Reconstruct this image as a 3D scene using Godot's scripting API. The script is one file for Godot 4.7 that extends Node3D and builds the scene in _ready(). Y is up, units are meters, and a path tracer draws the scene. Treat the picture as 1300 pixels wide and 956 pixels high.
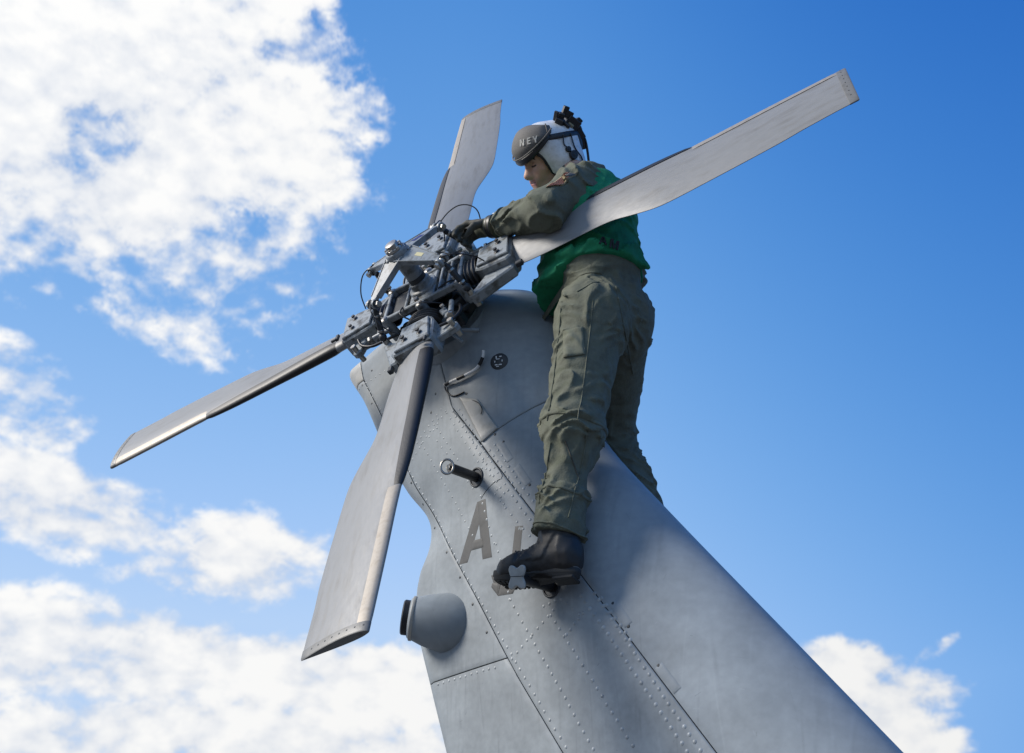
extends Node3D
# A helicopter tail pylon with its rotor, and a crewman standing astride the pylon, seen from below.
# Craft frame: origin at the rotor hub, x = a (towards the nose), y = u (up), z = r (outboard, the side seen).

const HUB := Vector3(-0.3109, 3.6498, -3.4970)
const AX := Vector3(0.82041, 0, 0.57177)
const RX := Vector3(-0.57177, 0, 0.82041)
const ROT := 8.99

var craft: Basis
var rotor: Basis
var heli: Node3D
var M := {}
var rng := RandomNumberGenerator.new()

# ---------------------------------------------------------------- mesh builder
class MB:
	var v := PackedVector3Array()
	var n := PackedVector3Array()
	var c := PackedColorArray()
	var idx := PackedInt32Array()
	var col := Color(1, 1, 1)
	var cuts := []

	# ends a piece: pieces() then gives each its own mesh
	func mark() -> void:
		cuts.append([v.size(), idx.size()])

	func pieces() -> Array:
		var out := []
		var v0 := 0
		var i0 := 0
		if cuts.is_empty() or cuts[cuts.size() - 1][0] < v.size():
			mark()
		for q in cuts:
			var b := MB.new()
			b.v = v.slice(v0, q[0]); b.n = n.slice(v0, q[0]); b.c = c.slice(v0, q[0])
			for k in range(i0, q[1]):
				b.idx.append(idx[k] - v0)
			v0 = q[0]; i0 = q[1]
			out.append(b)
		return out

	func flat(pts: Array, ref: Vector3) -> void:
		var nn := Vector3.ZERO
		var mid := Vector3.ZERO
		for i in pts.size():
			var p: Vector3 = pts[i]
			var q: Vector3 = pts[(i + 1) % pts.size()]
			nn += p.cross(q)
			mid += p
		mid /= pts.size()
		nn = Vector3.ZERO
		for i in pts.size():
			nn += (pts[i] - mid).cross(pts[(i + 1) % pts.size()] - mid)
		nn = nn.normalized()
		var flip := nn.dot(mid - ref) < 0.0
		if flip:
			nn = -nn
		var b := v.size()
		for p in pts:
			v.append(p); n.append(nn); c.append(col)
		for i in range(1, pts.size() - 1):
			if flip:
				idx.append_array([b, b + i, b + i + 1])
			else:
				idx.append_array([b, b + i + 1, b + i])

	# rows of points; smooth; orient away from ref, or along out when it is given
	func patch(rows: Array, close_c := false, close_r := false, out := Vector3.ZERO) -> void:
		var nr: int = rows.size()
		var nc: int = rows[0].size()
		var b := v.size()
		var acc := PackedVector3Array()
		acc.resize(nr * nc)
		var ref := Vector3.ZERO
		for r in nr:
			var row: PackedVector3Array = rows[r]
			v.append_array(row)
			for p in row:
				ref += p
		ref /= nr * nc
		var tris := PackedInt32Array()
		var sgn := 0.0
		for r in (nr if close_r else nr - 1):
			var r2 := (r + 1) % nr
			# local reference: mean of the two rows
			var lref := Vector3.ZERO
			if close_c:
				for k in nc:
					lref += v[b + r * nc + k] + v[b + r2 * nc + k]
				lref /= 2.0 * nc
			else:
				lref = ref
			for k in (nc if close_c else nc - 1):
				var k2 := (k + 1) % nc
				var i0 := r * nc + k
				var i1 := r * nc + k2
				var i2 := r2 * nc + k2
				var i3 := r2 * nc + k
				for t in [[i0, i1, i2], [i0, i2, i3]]:
					var p0: Vector3 = v[b + t[0]]
					var p1: Vector3 = v[b + t[1]]
					var p2: Vector3 = v[b + t[2]]
					var fn := (p1 - p0).cross(p2 - p0)
					if fn.length_squared() < 1e-18:
						continue
					acc[t[0]] += fn; acc[t[1]] += fn; acc[t[2]] += fn
					tris.append_array([t[0], t[1], t[2]])
					sgn += fn.dot(out) if out != Vector3.ZERO else fn.dot((p0 + p1 + p2) / 3.0 - lref)
		var s := 1.0 if sgn >= 0.0 else -1.0
		for i in acc.size():
			n.append((acc[i] * s).normalized() if acc[i].length_squared() > 1e-20 else Vector3.UP)
			c.append(col)
		for i in range(0, tris.size(), 3):
			if s > 0:
				idx.append_array([b + tris[i], b + tris[i + 2], b + tris[i + 1]])
			else:
				idx.append_array([b + tris[i], b + tris[i + 1], b + tris[i + 2]])

	func box(center: Vector3, size: Vector3, bev := 0.002, bs := Basis.IDENTITY) -> void:
		var h := size * 0.5
		bev = minf(bev, minf(h.x, minf(h.y, h.z)) * 0.6)
		var P := func(sx: int, sy: int, sz: int, ax: int) -> Vector3:
			var s := Vector3(sx, sy, sz)
			var p := Vector3.ZERO
			for i in 3:
				p[i] = s[i] * (h[i] if i == ax else h[i] - bev)
			return center + bs * p
		for ax in 3:
			for s in [-1, 1]:
				var q := []
				for uv in [[-1, -1], [1, -1], [1, 1], [-1, 1]]:
					var t := [0, 0, 0]
					t[ax] = s; t[(ax + 1) % 3] = uv[0]; t[(ax + 2) % 3] = uv[1]
					q.append(P.call(t[0], t[1], t[2], ax))
				flat(q, center)
		if bev <= 0.0:
			return
		for k in 3:
			var i := (k + 1) % 3
			var j := (k + 2) % 3
			for si in [-1, 1]:
				for sj in [-1, 1]:
					var lo := [0, 0, 0]
					lo[i] = si; lo[j] = sj; lo[k] = -1
					var hi := lo.duplicate()
					hi[k] = 1
					flat([P.call(lo[0], lo[1], lo[2], i), P.call(hi[0], hi[1], hi[2], i), P.call(hi[0], hi[1], hi[2], j), P.call(lo[0], lo[1], lo[2], j)], center)
		for sx in [-1, 1]:
			for sy in [-1, 1]:
				for sz in [-1, 1]:
					flat([P.call(sx, sy, sz, 0), P.call(sx, sy, sz, 1), P.call(sx, sy, sz, 2)], center)

	# polygon in the xy plane of xf, from z0 to z1, with bevelled rims
	func prism(poly: PackedVector2Array, z0: float, z1: float, bev: float, xf: Transform3D) -> void:
		var m := poly.size()
		var area := 0.0
		for i in m:
			area += poly[i].cross(poly[(i + 1) % m])
		var pl := poly
		if area < 0:
			pl = PackedVector2Array()
			for i in m:
				pl.append(poly[m - 1 - i])
		var ins := PackedVector2Array()
		for i in m:
			var d0 := (pl[i] - pl[(i + m - 1) % m]).normalized()
			var d1 := (pl[(i + 1) % m] - pl[i]).normalized()
			var n0 := Vector2(-d0.y, d0.x)
			var n1 := Vector2(-d1.y, d1.x)
			var bis := (n0 + n1).normalized()
			ins.append(pl[i] + bis * bev / maxf(0.4, bis.dot(n0)))
		var tri := Geometry2D.triangulate_polygon(ins)
		for side in 2:
			var z := z1 if side == 1 else z0
			var zi := z1 - bev if side == 1 else z0 + bev
			var nn := xf.basis * Vector3(0, 0, 1 if side == 1 else -1)
			var b := v.size()
			for p in ins:
				v.append(xf * Vector3(p.x, p.y, z)); n.append(nn); c.append(col)
			for t in range(0, tri.size(), 3):
				var a0 := ins[tri[t]]
				var ccw := (ins[tri[t + 1]] - a0).cross(ins[tri[t + 2]] - a0) > 0
				if ccw == (side == 1):
					idx.append_array([b + tri[t], b + tri[t + 2], b + tri[t + 1]])
				else:
					idx.append_array([b + tri[t], b + tri[t + 1], b + tri[t + 2]])
			for i in m:
				var j := (i + 1) % m
				var e := (pl[j] - pl[i]).normalized()
				var o := Vector3(e.y, -e.x, 0)
				_quad([xf * Vector3(ins[i].x, ins[i].y, z), xf * Vector3(ins[j].x, ins[j].y, z), xf * Vector3(pl[j].x, pl[j].y, zi), xf * Vector3(pl[i].x, pl[i].y, zi)], xf.basis * (o + Vector3(0, 0, 1 if side == 1 else -1)).normalized())
		for i in m:
			var j := (i + 1) % m
			var e := (pl[j] - pl[i]).normalized()
			_quad([xf * Vector3(pl[i].x, pl[i].y, z0 + bev), xf * Vector3(pl[j].x, pl[j].y, z0 + bev), xf * Vector3(pl[j].x, pl[j].y, z1 - bev), xf * Vector3(pl[i].x, pl[i].y, z1 - bev)], xf.basis * Vector3(e.y, -e.x, 0))

	func _quad(q: Array, nn: Vector3) -> void:
		var mid: Vector3 = (q[0] + q[1] + q[2] + q[3]) * 0.25
		flat(q, mid - nn)

	func tube(pts: PackedVector3Array, radii, segs := 10, caps := true) -> void:
		var rows := []
		var m := pts.size()
		var up := Vector3.UP
		var t0 := (pts[1] - pts[0]).normalized()
		if absf(t0.dot(up)) > 0.9:
			up = Vector3.RIGHT
		var x := t0.cross(up).normalized()
		for i in m:
			var t: Vector3
			if i == 0:
				t = (pts[1] - pts[0]).normalized()
			elif i == m - 1:
				t = (pts[m - 1] - pts[m - 2]).normalized()
			else:
				t = (pts[i + 1] - pts[i - 1]).normalized()
			x = (x - t * x.dot(t)).normalized()
			var y := t.cross(x)
			var r: float = radii[i] if radii is Array or radii is PackedFloat32Array else radii
			var row := PackedVector3Array()
			for k in segs:
				var a := TAU * k / segs
				row.append(pts[i] + (x * cos(a) + y * sin(a)) * r)
			rows.append(row)
		patch(rows, true)
		if caps:
			flat(Array(rows[0]), pts[0] + (pts[1] - pts[0]) * 0.5)
			flat(Array(rows[m - 1]), pts[m - 1] + (pts[m - 2] - pts[m - 1]) * 0.5)

	# profile of (radius, height) swept about the z axis of xf; sharp where a profile point repeats
	func lathe(prof: Array, segs: int, xf: Transform3D, scale2 := Vector2.ONE) -> void:
		var run := []
		for i in prof.size():
			if i > 0 and prof[i] == prof[i - 1]:
				_lathe_run(run, segs, xf, scale2)
				run = []
			run.append(prof[i])
		_lathe_run(run, segs, xf, scale2)

	func _lathe_run(run: Array, segs: int, xf: Transform3D, sc: Vector2) -> void:
		if run.size() < 2:
			return
		var rows := []
		for p in run:
			var row := PackedVector3Array()
			for k in segs:
				var a := TAU * k / segs
				row.append(xf * Vector3(cos(a) * p.x * sc.x, sin(a) * p.x * sc.y, p.y))
			rows.append(row)
		# orientation: outward for profiles drawn bottom to top on the right side
		var d: Vector2 = run[run.size() - 1] - run[0]
		var o := Vector3.ZERO
		var flat_run := absf(d.y) < absf(d.x) * 0.3
		if flat_run:
			# discs: outside is +z when radius shrinks, -z when it grows
			o = xf.basis.z * (1.0 if d.x < 0 else -1.0)
		patch(rows, true, false, o)

	# hexagon head or nut
	func hexa(at: Vector3, axis: Vector3, r: float, h: float) -> void:
		var bs := Basis.looking_at(axis, Vector3.UP if absf(axis.y) < 0.9 else Vector3.RIGHT)
		var poly := PackedVector2Array()
		for k in 6:
			poly.append(Vector2(cos(k * PI / 3), sin(k * PI / 3)) * r)
		prism(poly, -h, 0.0, r * 0.12, Transform3D(bs, at))

	func dome(at: Vector3, nrm: Vector3, r: float, h: float, segs := 7) -> void:
		var t := nrm.cross(Vector3.UP if absf(nrm.y) < 0.9 else Vector3.RIGHT).normalized()
		var b := nrm.cross(t)
		var rows := []
		for j in 3:
			var f: float = [1.0, 0.72, 0.0][j]
			var hh: float = [0.0, 0.72, 1.0][j]
			var row := PackedVector3Array()
			for k in segs:
				var a := TAU * k / segs
				row.append(at + (t * cos(a) + b * sin(a)) * r * f + nrm * h * hh)
			rows.append(row)
		patch(rows, true, false, nrm)

	func ball(at: Vector3, rad: Vector3, bs := Basis.IDENTITY, nu := 20, nv := 12) -> void:
		var rows := []
		for j in nv + 1:
			var e := -PI / 2 + PI * j / nv
			var row := PackedVector3Array()
			for k in nu:
				var a := TAU * k / nu
				row.append(at + bs * (Vector3(cos(a) * cos(e), sin(e), sin(a) * cos(e)) * rad))
			rows.append(row)
		patch(rows, true)

	func mesh() -> ArrayMesh:
		var a := []
		a.resize(Mesh.ARRAY_MAX)
		a[Mesh.ARRAY_VERTEX] = v
		a[Mesh.ARRAY_NORMAL] = n
		a[Mesh.ARRAY_COLOR] = c
		a[Mesh.ARRAY_INDEX] = idx
		var m := ArrayMesh.new()
		m.add_surface_from_arrays(Mesh.PRIMITIVE_TRIANGLES, a)
		return m

# ---------------------------------------------------------------- blended tapered capsules, meshed as surface nets
class Sdf:
	var A := PackedVector3Array()
	var BA := PackedVector3Array()
	var L2 := PackedFloat32Array()
	var R1 := PackedFloat32Array()
	var R2 := PackedFloat32Array()
	var F := PackedVector3Array()
	var FS := PackedFloat32Array()
	var K := 0.03
	var last := 0
	var last_t := 0.0
	var disp: Callable
	var post: Callable

	func add(a: Vector3, b: Vector3, r1: float, r2: float, fl := Vector3.ZERO, fs := 1.0) -> void:
		A.append(a); BA.append(b - a); L2.append(maxf((b - a).length_squared(), 1e-9)); R1.append(r1); R2.append(r2)
		F.append(fl.normalized() if fl != Vector3.ZERO else fl); FS.append(fs)

	func one(i: int, p: Vector3) -> float:
		var q := p - A[i]
		var t := clampf(q.dot(BA[i]) / L2[i], 0.0, 1.0)
		q -= BA[i] * t
		var s := FS[i]
		last_t = t
		if s != 1.0:
			q -= F[i] * (q.dot(F[i]) * (1.0 - 1.0 / s))
			return (q.length() - lerpf(R1[i], R2[i], t)) * minf(1.0, s)
		return q.length() - lerpf(R1[i], R2[i], t)

	func ev(p: Vector3, ids: PackedInt32Array) -> float:
		var d := 1e3
		var best := 1e3
		var bt := 0.0
		for i in ids:
			var e := one(i, p)
			if e < best:
				best = e; last = i; bt = last_t
			var h := maxf(K - absf(d - e), 0.0) / K
			d = minf(d, e) - h * h * K * 0.25
		last_t = bt
		return d

	func all_ids() -> PackedInt32Array:
		var r := PackedInt32Array()
		for i in A.size():
			r.append(i)
		return r

	func full(p: Vector3, ids: PackedInt32Array) -> float:
		var d := ev(p, ids)
		if disp.is_valid():
			d += disp.call(p, last, last_t)
		if post.is_valid():
			d = post.call(p, d)
		return d

	func march(o: Vector3, dir: Vector3, far := 0.6) -> Vector3:
		var ids := all_ids()
		var t := 0.0
		for k in 60:
			var d := full(o + dir * t, ids)
			if d < 0.0005 or t > far:
				break
			t += d * 0.7
		return o + dir * t

	func grad(p: Vector3) -> Vector3:
		var ids := all_ids()
		var e := 0.006
		return Vector3(full(p + Vector3(e, 0, 0), ids) - full(p - Vector3(e, 0, 0), ids), full(p + Vector3(0, e, 0), ids) - full(p - Vector3(0, e, 0), ids), full(p + Vector3(0, 0, e), ids) - full(p - Vector3(0, 0, e), ids)).normalized()

	func nets(mb: MB, lo: Vector3, hi: Vector3, h: float, slack := 0.02, color = null) -> void:
		var BS := 4
		var nb := Vector3i(((hi - lo) / (h * BS)).ceil())
		var nx := nb.x * BS + 1
		var ny := nb.y * BS + 1
		var nz := nb.z * BS + 1
		var val := PackedFloat32Array()
		val.resize(nx * ny * nz)
		val.fill(1e3)
		var every := all_ids()
		var diag := h * BS * 0.87
		var blocks := []
		for bz in nb.z:
			for by in nb.y:
				for bx in nb.x:
					var ctr := lo + Vector3(bx + 0.5, by + 0.5, bz + 0.5) * h * BS
					var dmin := 1e3
					var ds := PackedFloat32Array()
					for i in every:
						var e := one(i, ctr)
						ds.append(e)
						dmin = minf(dmin, e)
					if dmin > diag * 1.1 + slack or dmin < -diag * 1.1 - slack - K:
						if dmin < 0:
							for z in BS + 1:
								for y in BS + 1:
									for x in BS + 1:
										var q := ((bz * BS + z) * ny + by * BS + y) * nx + bx * BS + x
										if val[q] > 999.0:
											val[q] = -1.0
						continue
					var ids := PackedInt32Array()
					for i in every:
						if ds[i] < dmin + diag * 2.0 + K:
							ids.append(i)
					blocks.append(Vector3i(bx, by, bz))
					for z in BS + 1:
						for y in BS + 1:
							for x in BS + 1:
								var q := ((bz * BS + z) * ny + by * BS + y) * nx + bx * BS + x
								if val[q] > 999.0 or val[q] == -1.0:
									val[q] = full(lo + Vector3(bx * BS + x, by * BS + y, bz * BS + z) * h, ids)
		var vid := PackedInt32Array()
		vid.resize(nx * ny * nz)
		vid.fill(-1)
		var base := mb.v.size()
		var pos := PackedVector3Array()
		var off := [0, 1, nx, nx + 1, nx * ny, nx * ny + 1, nx * ny + nx, nx * ny + nx + 1]
		var edges := [[0, 1], [2, 3], [4, 5], [6, 7], [0, 2], [1, 3], [4, 6], [5, 7], [0, 4], [1, 5], [2, 6], [3, 7]]
		var cells := PackedInt32Array()
		for b in blocks:
			for z in BS:
				for y in BS:
					for x in BS:
						var gx: int = b.x * BS + x
						var gy: int = b.y * BS + y
						var gz: int = b.z * BS + z
						var q := (gz * ny + gy) * nx + gx
						var inside := 0
						for o in off:
							if val[q + o] < 0.0:
								inside += 1
						if inside == 0 or inside == 8:
							continue
						var sum := Vector3.ZERO
						var cnt := 0
						for e in edges:
							var a0: float = val[q + off[e[0]]]
							var a1: float = val[q + off[e[1]]]
							if (a0 < 0.0) != (a1 < 0.0):
								var t := a0 / (a0 - a1)
								var c0 := Vector3(e[0] & 1, (e[0] >> 1) & 1, e[0] >> 2)
								var c1 := Vector3(e[1] & 1, (e[1] >> 1) & 1, e[1] >> 2)
								sum += c0.lerp(c1, t)
								cnt += 1
						vid[q] = pos.size()
						pos.append(lo + (Vector3(gx, gy, gz) + sum / cnt) * h)
						cells.append(q)
		var acc := PackedVector3Array()
		acc.resize(pos.size())
		var tri := PackedInt32Array()
		var step := [1, nx, nx * ny]
		for q in cells:
			for ax in 3:
				var s0: int = step[ax]
				var s1: int = step[(ax + 1) % 3]
				var s2: int = step[(ax + 2) % 3]
				var a0 := val[q]
				var a1 := val[q + s0]
				if (a0 < 0.0) == (a1 < 0.0):
					continue
				if q - s1 - s2 < 0:
					continue
				var i0 := vid[q]
				var i1 := vid[q - s1]
				var i2 := vid[q - s1 - s2]
				var i3 := vid[q - s2]
				if i1 < 0 or i2 < 0 or i3 < 0:
					continue
				# outward is +axis when a0 is inside
				for t in [[i0, i1, i2], [i0, i2, i3]]:
					var fn := (pos[t[1]] - pos[t[0]]).cross(pos[t[2]] - pos[t[0]])
					var w := fn if a0 < 0.0 else -fn
					acc[t[0]] += w; acc[t[1]] += w; acc[t[2]] += w
					if a0 < 0.0:
						tri.append_array([t[0], t[2], t[1]])
					else:
						tri.append_array([t[0], t[1], t[2]])
		for i in pos.size():
			mb.v.append(pos[i])
			mb.n.append(acc[i].normalized() if acc[i].length_squared() > 1e-20 else Vector3.UP)
			mb.c.append(color.call(pos[i]) if color != null else mb.col)
		for t in tri:
			mb.idx.append(base + t)

# ---------------------------------------------------------------- helpers
func obj(called: String, mb: MB, mat: Material, parent: Node, xf := Transform3D.IDENTITY) -> MeshInstance3D:
	var o := MeshInstance3D.new()
	o.name = called
	o.mesh = mb.mesh()
	o.material_override = mat
	o.transform = xf
	parent.add_child(o, true)
	return o

func objs(called: String, mb: MB, m: Material, parent: Node, xf := Transform3D.IDENTITY) -> void:
	for b in mb.pieces():
		obj(called, b, m, parent, xf)

func thing(called: String, label: String, category: String, at: Vector3, bs: Basis) -> Node3D:
	var o := Node3D.new()
	o.name = called
	o.transform = Transform3D(bs, at)
	o.set_meta("label", label)
	o.set_meta("category", category)
	add_child(o, true)
	return o

func lin(r: float, g: float, b: float) -> Color:
	return Color(r, g, b).linear_to_srgb()

func noise_tex(sd: int, freq: float, ramp: Array, oct := 4, size := 512, kind := FastNoiseLite.TYPE_SIMPLEX_SMOOTH) -> NoiseTexture2D:
	var f := FastNoiseLite.new()
	f.seed = sd
	f.noise_type = kind
	f.frequency = freq
	f.fractal_octaves = oct
	f.fractal_gain = 0.55
	var t := NoiseTexture2D.new()
	t.width = size; t.height = size
	t.seamless = true
	t.noise = f
	var g := Gradient.new()
	g.offsets = PackedFloat32Array()
	g.colors = PackedColorArray()
	var offs := PackedFloat32Array()
	var cols := PackedColorArray()
	for r in ramp:
		offs.append(r[0])
		cols.append(r[1])
	g.offsets = offs
	g.colors = cols
	t.color_ramp = g
	return t

func noise_normal(sd: int, freq: float, bump: float, oct := 4) -> NoiseTexture2D:
	var f := FastNoiseLite.new()
	f.seed = sd
	f.frequency = freq
	f.fractal_octaves = oct
	var t := NoiseTexture2D.new()
	t.width = 512; t.height = 512
	t.seamless = true
	t.as_normal_map = true
	t.bump_strength = bump
	t.noise = f
	return t

func mat(albedo: Color, rough: float, metal := 0.0, tex: Texture2D = null, scale := 1.0, nrm: Texture2D = null, nscale := 1.0) -> StandardMaterial3D:
	var m := StandardMaterial3D.new()
	m.albedo_color = albedo
	m.roughness = rough
	m.metallic = metal
	if tex or nrm:
		m.uv1_triplanar = true
		m.uv1_scale = Vector3.ONE * scale
	if tex:
		m.albedo_texture = tex
	if nrm:
		m.normal_enabled = true
		m.normal_texture = nrm
		m.normal_scale = nscale
	return m

# painted skin: faint mottling, run marks, chips and scratches
func paint_texture() -> ImageTexture:
	var size := 1024
	var a := FastNoiseLite.new()
	a.seed = 71; a.frequency = 0.004; a.fractal_octaves = 6
	var b := FastNoiseLite.new()
	b.seed = 72; b.frequency = 0.03; b.fractal_octaves = 4
	var ia := a.get_seamless_image(size, size)
	var ib := b.get_seamless_image(size, size)
	var pa := ia.get_data()
	var pb := ib.get_data()
	var out := PackedByteArray()
	out.resize(size * size * 3)
	for i in size * size:
		var v := 232.0 + (pa[i] - 128) * 0.17 + (pb[i] - 128) * 0.09
		out[i * 3] = int(clampf(v, 0, 255))
		out[i * 3 + 1] = int(clampf(v + 0.5, 0, 255))
		out[i * 3 + 2] = int(clampf(v + 1.0, 0, 255))
	var r := RandomNumberGenerator.new()
	r.seed = 73
	for k in 900:
		var x := r.randi_range(0, size - 1)
		var y := r.randi_range(0, size - 1)
		var light := r.randf() < 0.55
		var len := 1 if r.randf() < 0.8 else r.randi_range(4, 26)
		var dx := r.randf_range(-1, 1)
		var dy := r.randf_range(-1, 1)
		var amt := r.randf_range(8, 24) * (1.0 if light else -1.6)
		for s in len:
			var px := posmod(int(x + dx * s), size)
			var py := posmod(int(y + dy * s), size)
			for c in 3:
				var q := (py * size + px) * 3 + c
				out[q] = int(clampf(out[q] + amt, 0, 255))
	# run marks down the skin and pale scuffs
	for k in 110:
		var x := float(r.randi_range(0, size - 1))
		var y := r.randi_range(0, size - 1)
		var len := r.randi_range(50, 330)
		var w := r.randi_range(2, 7)
		var amt := r.randf_range(-16, -4) if r.randf() < 0.7 else r.randf_range(4, 13)
		var drift := r.randf_range(-0.12, 0.12)
		for s in len:
			x += drift
			var f := sin(PI * float(s) / len)
			for q in range(-w, w + 1):
				var g := f * (1.0 - absf(q) / (w + 1.0))
				var o := (posmod(y + s, size) * size + posmod(int(x) + q, size)) * 3
				for c in 3:
					out[o + c] = int(clampf(out[o + c] + amt * g, 0, 255))
	return ImageTexture.create_from_image(Image.create_from_data(size, size, false, Image.FORMAT_RGB8, out))

func make_materials() -> void:
	var w := Color(1, 1, 1)
	var grime := noise_tex(3, 0.006, [[0.0, Color(0.80, 0.80, 0.79)], [0.32, Color(0.93, 0.93, 0.92)], [0.55, w], [0.8, Color(0.95, 0.955, 0.96)], [1.0, Color(0.87, 0.86, 0.83)]], 6, 1024)
	var worn := noise_tex(11, 0.008, [[0.0, Color(0.86, 0.84, 0.81)], [0.3, Color(0.96, 0.955, 0.945)], [0.5, w], [0.75, Color(0.97, 0.97, 0.965)], [1.0, Color(0.92, 0.89, 0.85)]], 6, 1024)
	var fine := noise_normal(5, 0.05, 1.2)
	var cloth_n := noise_normal(8, 0.09, 3.0, 3)
	var cloth_t := noise_tex(9, 0.012, [[0.0, Color(0.78, 0.78, 0.76)], [0.5, w], [1.0, Color(0.90, 0.92, 0.86)]], 5)
	var skin_t := paint_texture()
	var dents := noise_normal(61, 0.006, 5.0, 3)
	var greasy := noise_tex(13, 0.010, [[0.0, Color(0.40, 0.38, 0.35)], [0.28, Color(0.72, 0.71, 0.69)], [0.42, Color(0.98, 0.98, 0.98)], [0.62, w], [0.78, Color(0.86, 0.86, 0.85)], [1.0, Color(1.0, 0.98, 0.94)]], 6, 512)
	M.paint = mat(lin(0.325, 0.355, 0.372), 0.50, 0.0, skin_t, 1.0, dents, 0.22)
	M.rivet = mat(lin(0.345, 0.375, 0.39), 0.42)
	M.rivet.vertex_color_use_as_albedo = true
	M.paint_b = mat(lin(0.315, 0.350, 0.372), 0.46, 0.0, skin_t, 0.8, dents, 0.22)
	M.paint_patch = mat(lin(0.40, 0.39, 0.36), 0.45, 0.0, grime, 2.0, fine, 0.12)
	M.paint.metallic_specular = 0.35
	M.paint_b.metallic_specular = 0.35
	M.core = mat(lin(0.02, 0.02, 0.022), 0.9)
	M.blade = mat(lin(0.228, 0.230, 0.230), 0.42, 0.0, worn, 1.6, fine, 0.15)
	M.tip = mat(lin(0.17, 0.168, 0.16), 0.45, 0.0, worn, 3.0, fine, 0.2)
	M.blade.uv1_scale = Vector3(0.45, 2.4, 2.4)
	M.hub = mat(lin(0.25, 0.275, 0.29), 0.40, 0.0, greasy, 3.0, fine, 0.25)
	M.hub_dark = mat(lin(0.024, 0.029, 0.035), 0.5, 0.0, grime, 4.0, fine, 0.25)
	M.rubber = mat(lin(0.012, 0.012, 0.013), 0.48, 0.0, grime, 3.0, fine, 0.3)
	M.black = mat(lin(0.016, 0.016, 0.018), 0.45)
	M.steel = mat(lin(0.42, 0.40, 0.37), 0.35, 0.85, grime, 5.0)
	M.strip = mat(lin(0.34, 0.305, 0.26), 0.5, 0.25, worn, 3.0)
	M.letter = mat(lin(0.066, 0.066, 0.064), 0.6, 0.0, grime, 3.0)
	M.navy = mat(lin(0.01, 0.02, 0.14), 0.5)
	M.yellow = mat(lin(0.55, 0.50, 0.28), 0.6)
	M.suit = mat(lin(0.120, 0.127, 0.093), 0.88, 0.0, cloth_t, 3.0, cloth_n, 0.6)
	M.suit_worn = mat(lin(0.145, 0.152, 0.112), 0.88, 0.0, cloth_t, 3.0, cloth_n, 0.35)
	M.vest = mat(lin(0.006, 0.215, 0.095), 0.85, 0.0, cloth_t, 3.0, cloth_n, 0.35)
	M.glove = mat(lin(0.085, 0.090, 0.062), 0.8, 0.0, cloth_t, 6.0, cloth_n, 0.4)
	M.glove_palm = mat(lin(0.065, 0.060, 0.044), 0.7, 0.0, cloth_t, 6.0, cloth_n, 0.4)
	M.leather = mat(lin(0.014, 0.013, 0.013), 0.54, 0.0, null, 8.0, noise_normal(21, 0.06, 2.0), 0.35)
	M.sole = mat(lin(0.02, 0.02, 0.02), 0.75)
	M.helmet = mat(lin(0.78, 0.79, 0.79), 0.3, 0.0, grime, 4.0)
	M.cover = mat(lin(0.125, 0.118, 0.110), 0.75, 0.0, worn, 6.0, cloth_n, 0.5)
	M.white = mat(lin(0.75, 0.75, 0.73), 0.6)
	M.faded = mat(lin(0.48, 0.47, 0.44), 0.8, 0.0, cloth_t, 9.0)
	M.tan = mat(lin(0.32, 0.27, 0.17), 0.8, 0.0, cloth_t, 8.0)
	M.red = mat(lin(0.24, 0.09, 0.075), 0.8, 0.0, cloth_t, 8.0)
	M.darkred = mat(lin(0.12, 0.01, 0.015), 0.8)
	var skin := mat(Color(1, 1, 1), 0.52)
	skin.vertex_color_use_as_albedo = true
	skin.subsurf_scatter_enabled = true
	skin.subsurf_scatter_strength = 0.15
	M.skin = skin

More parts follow.
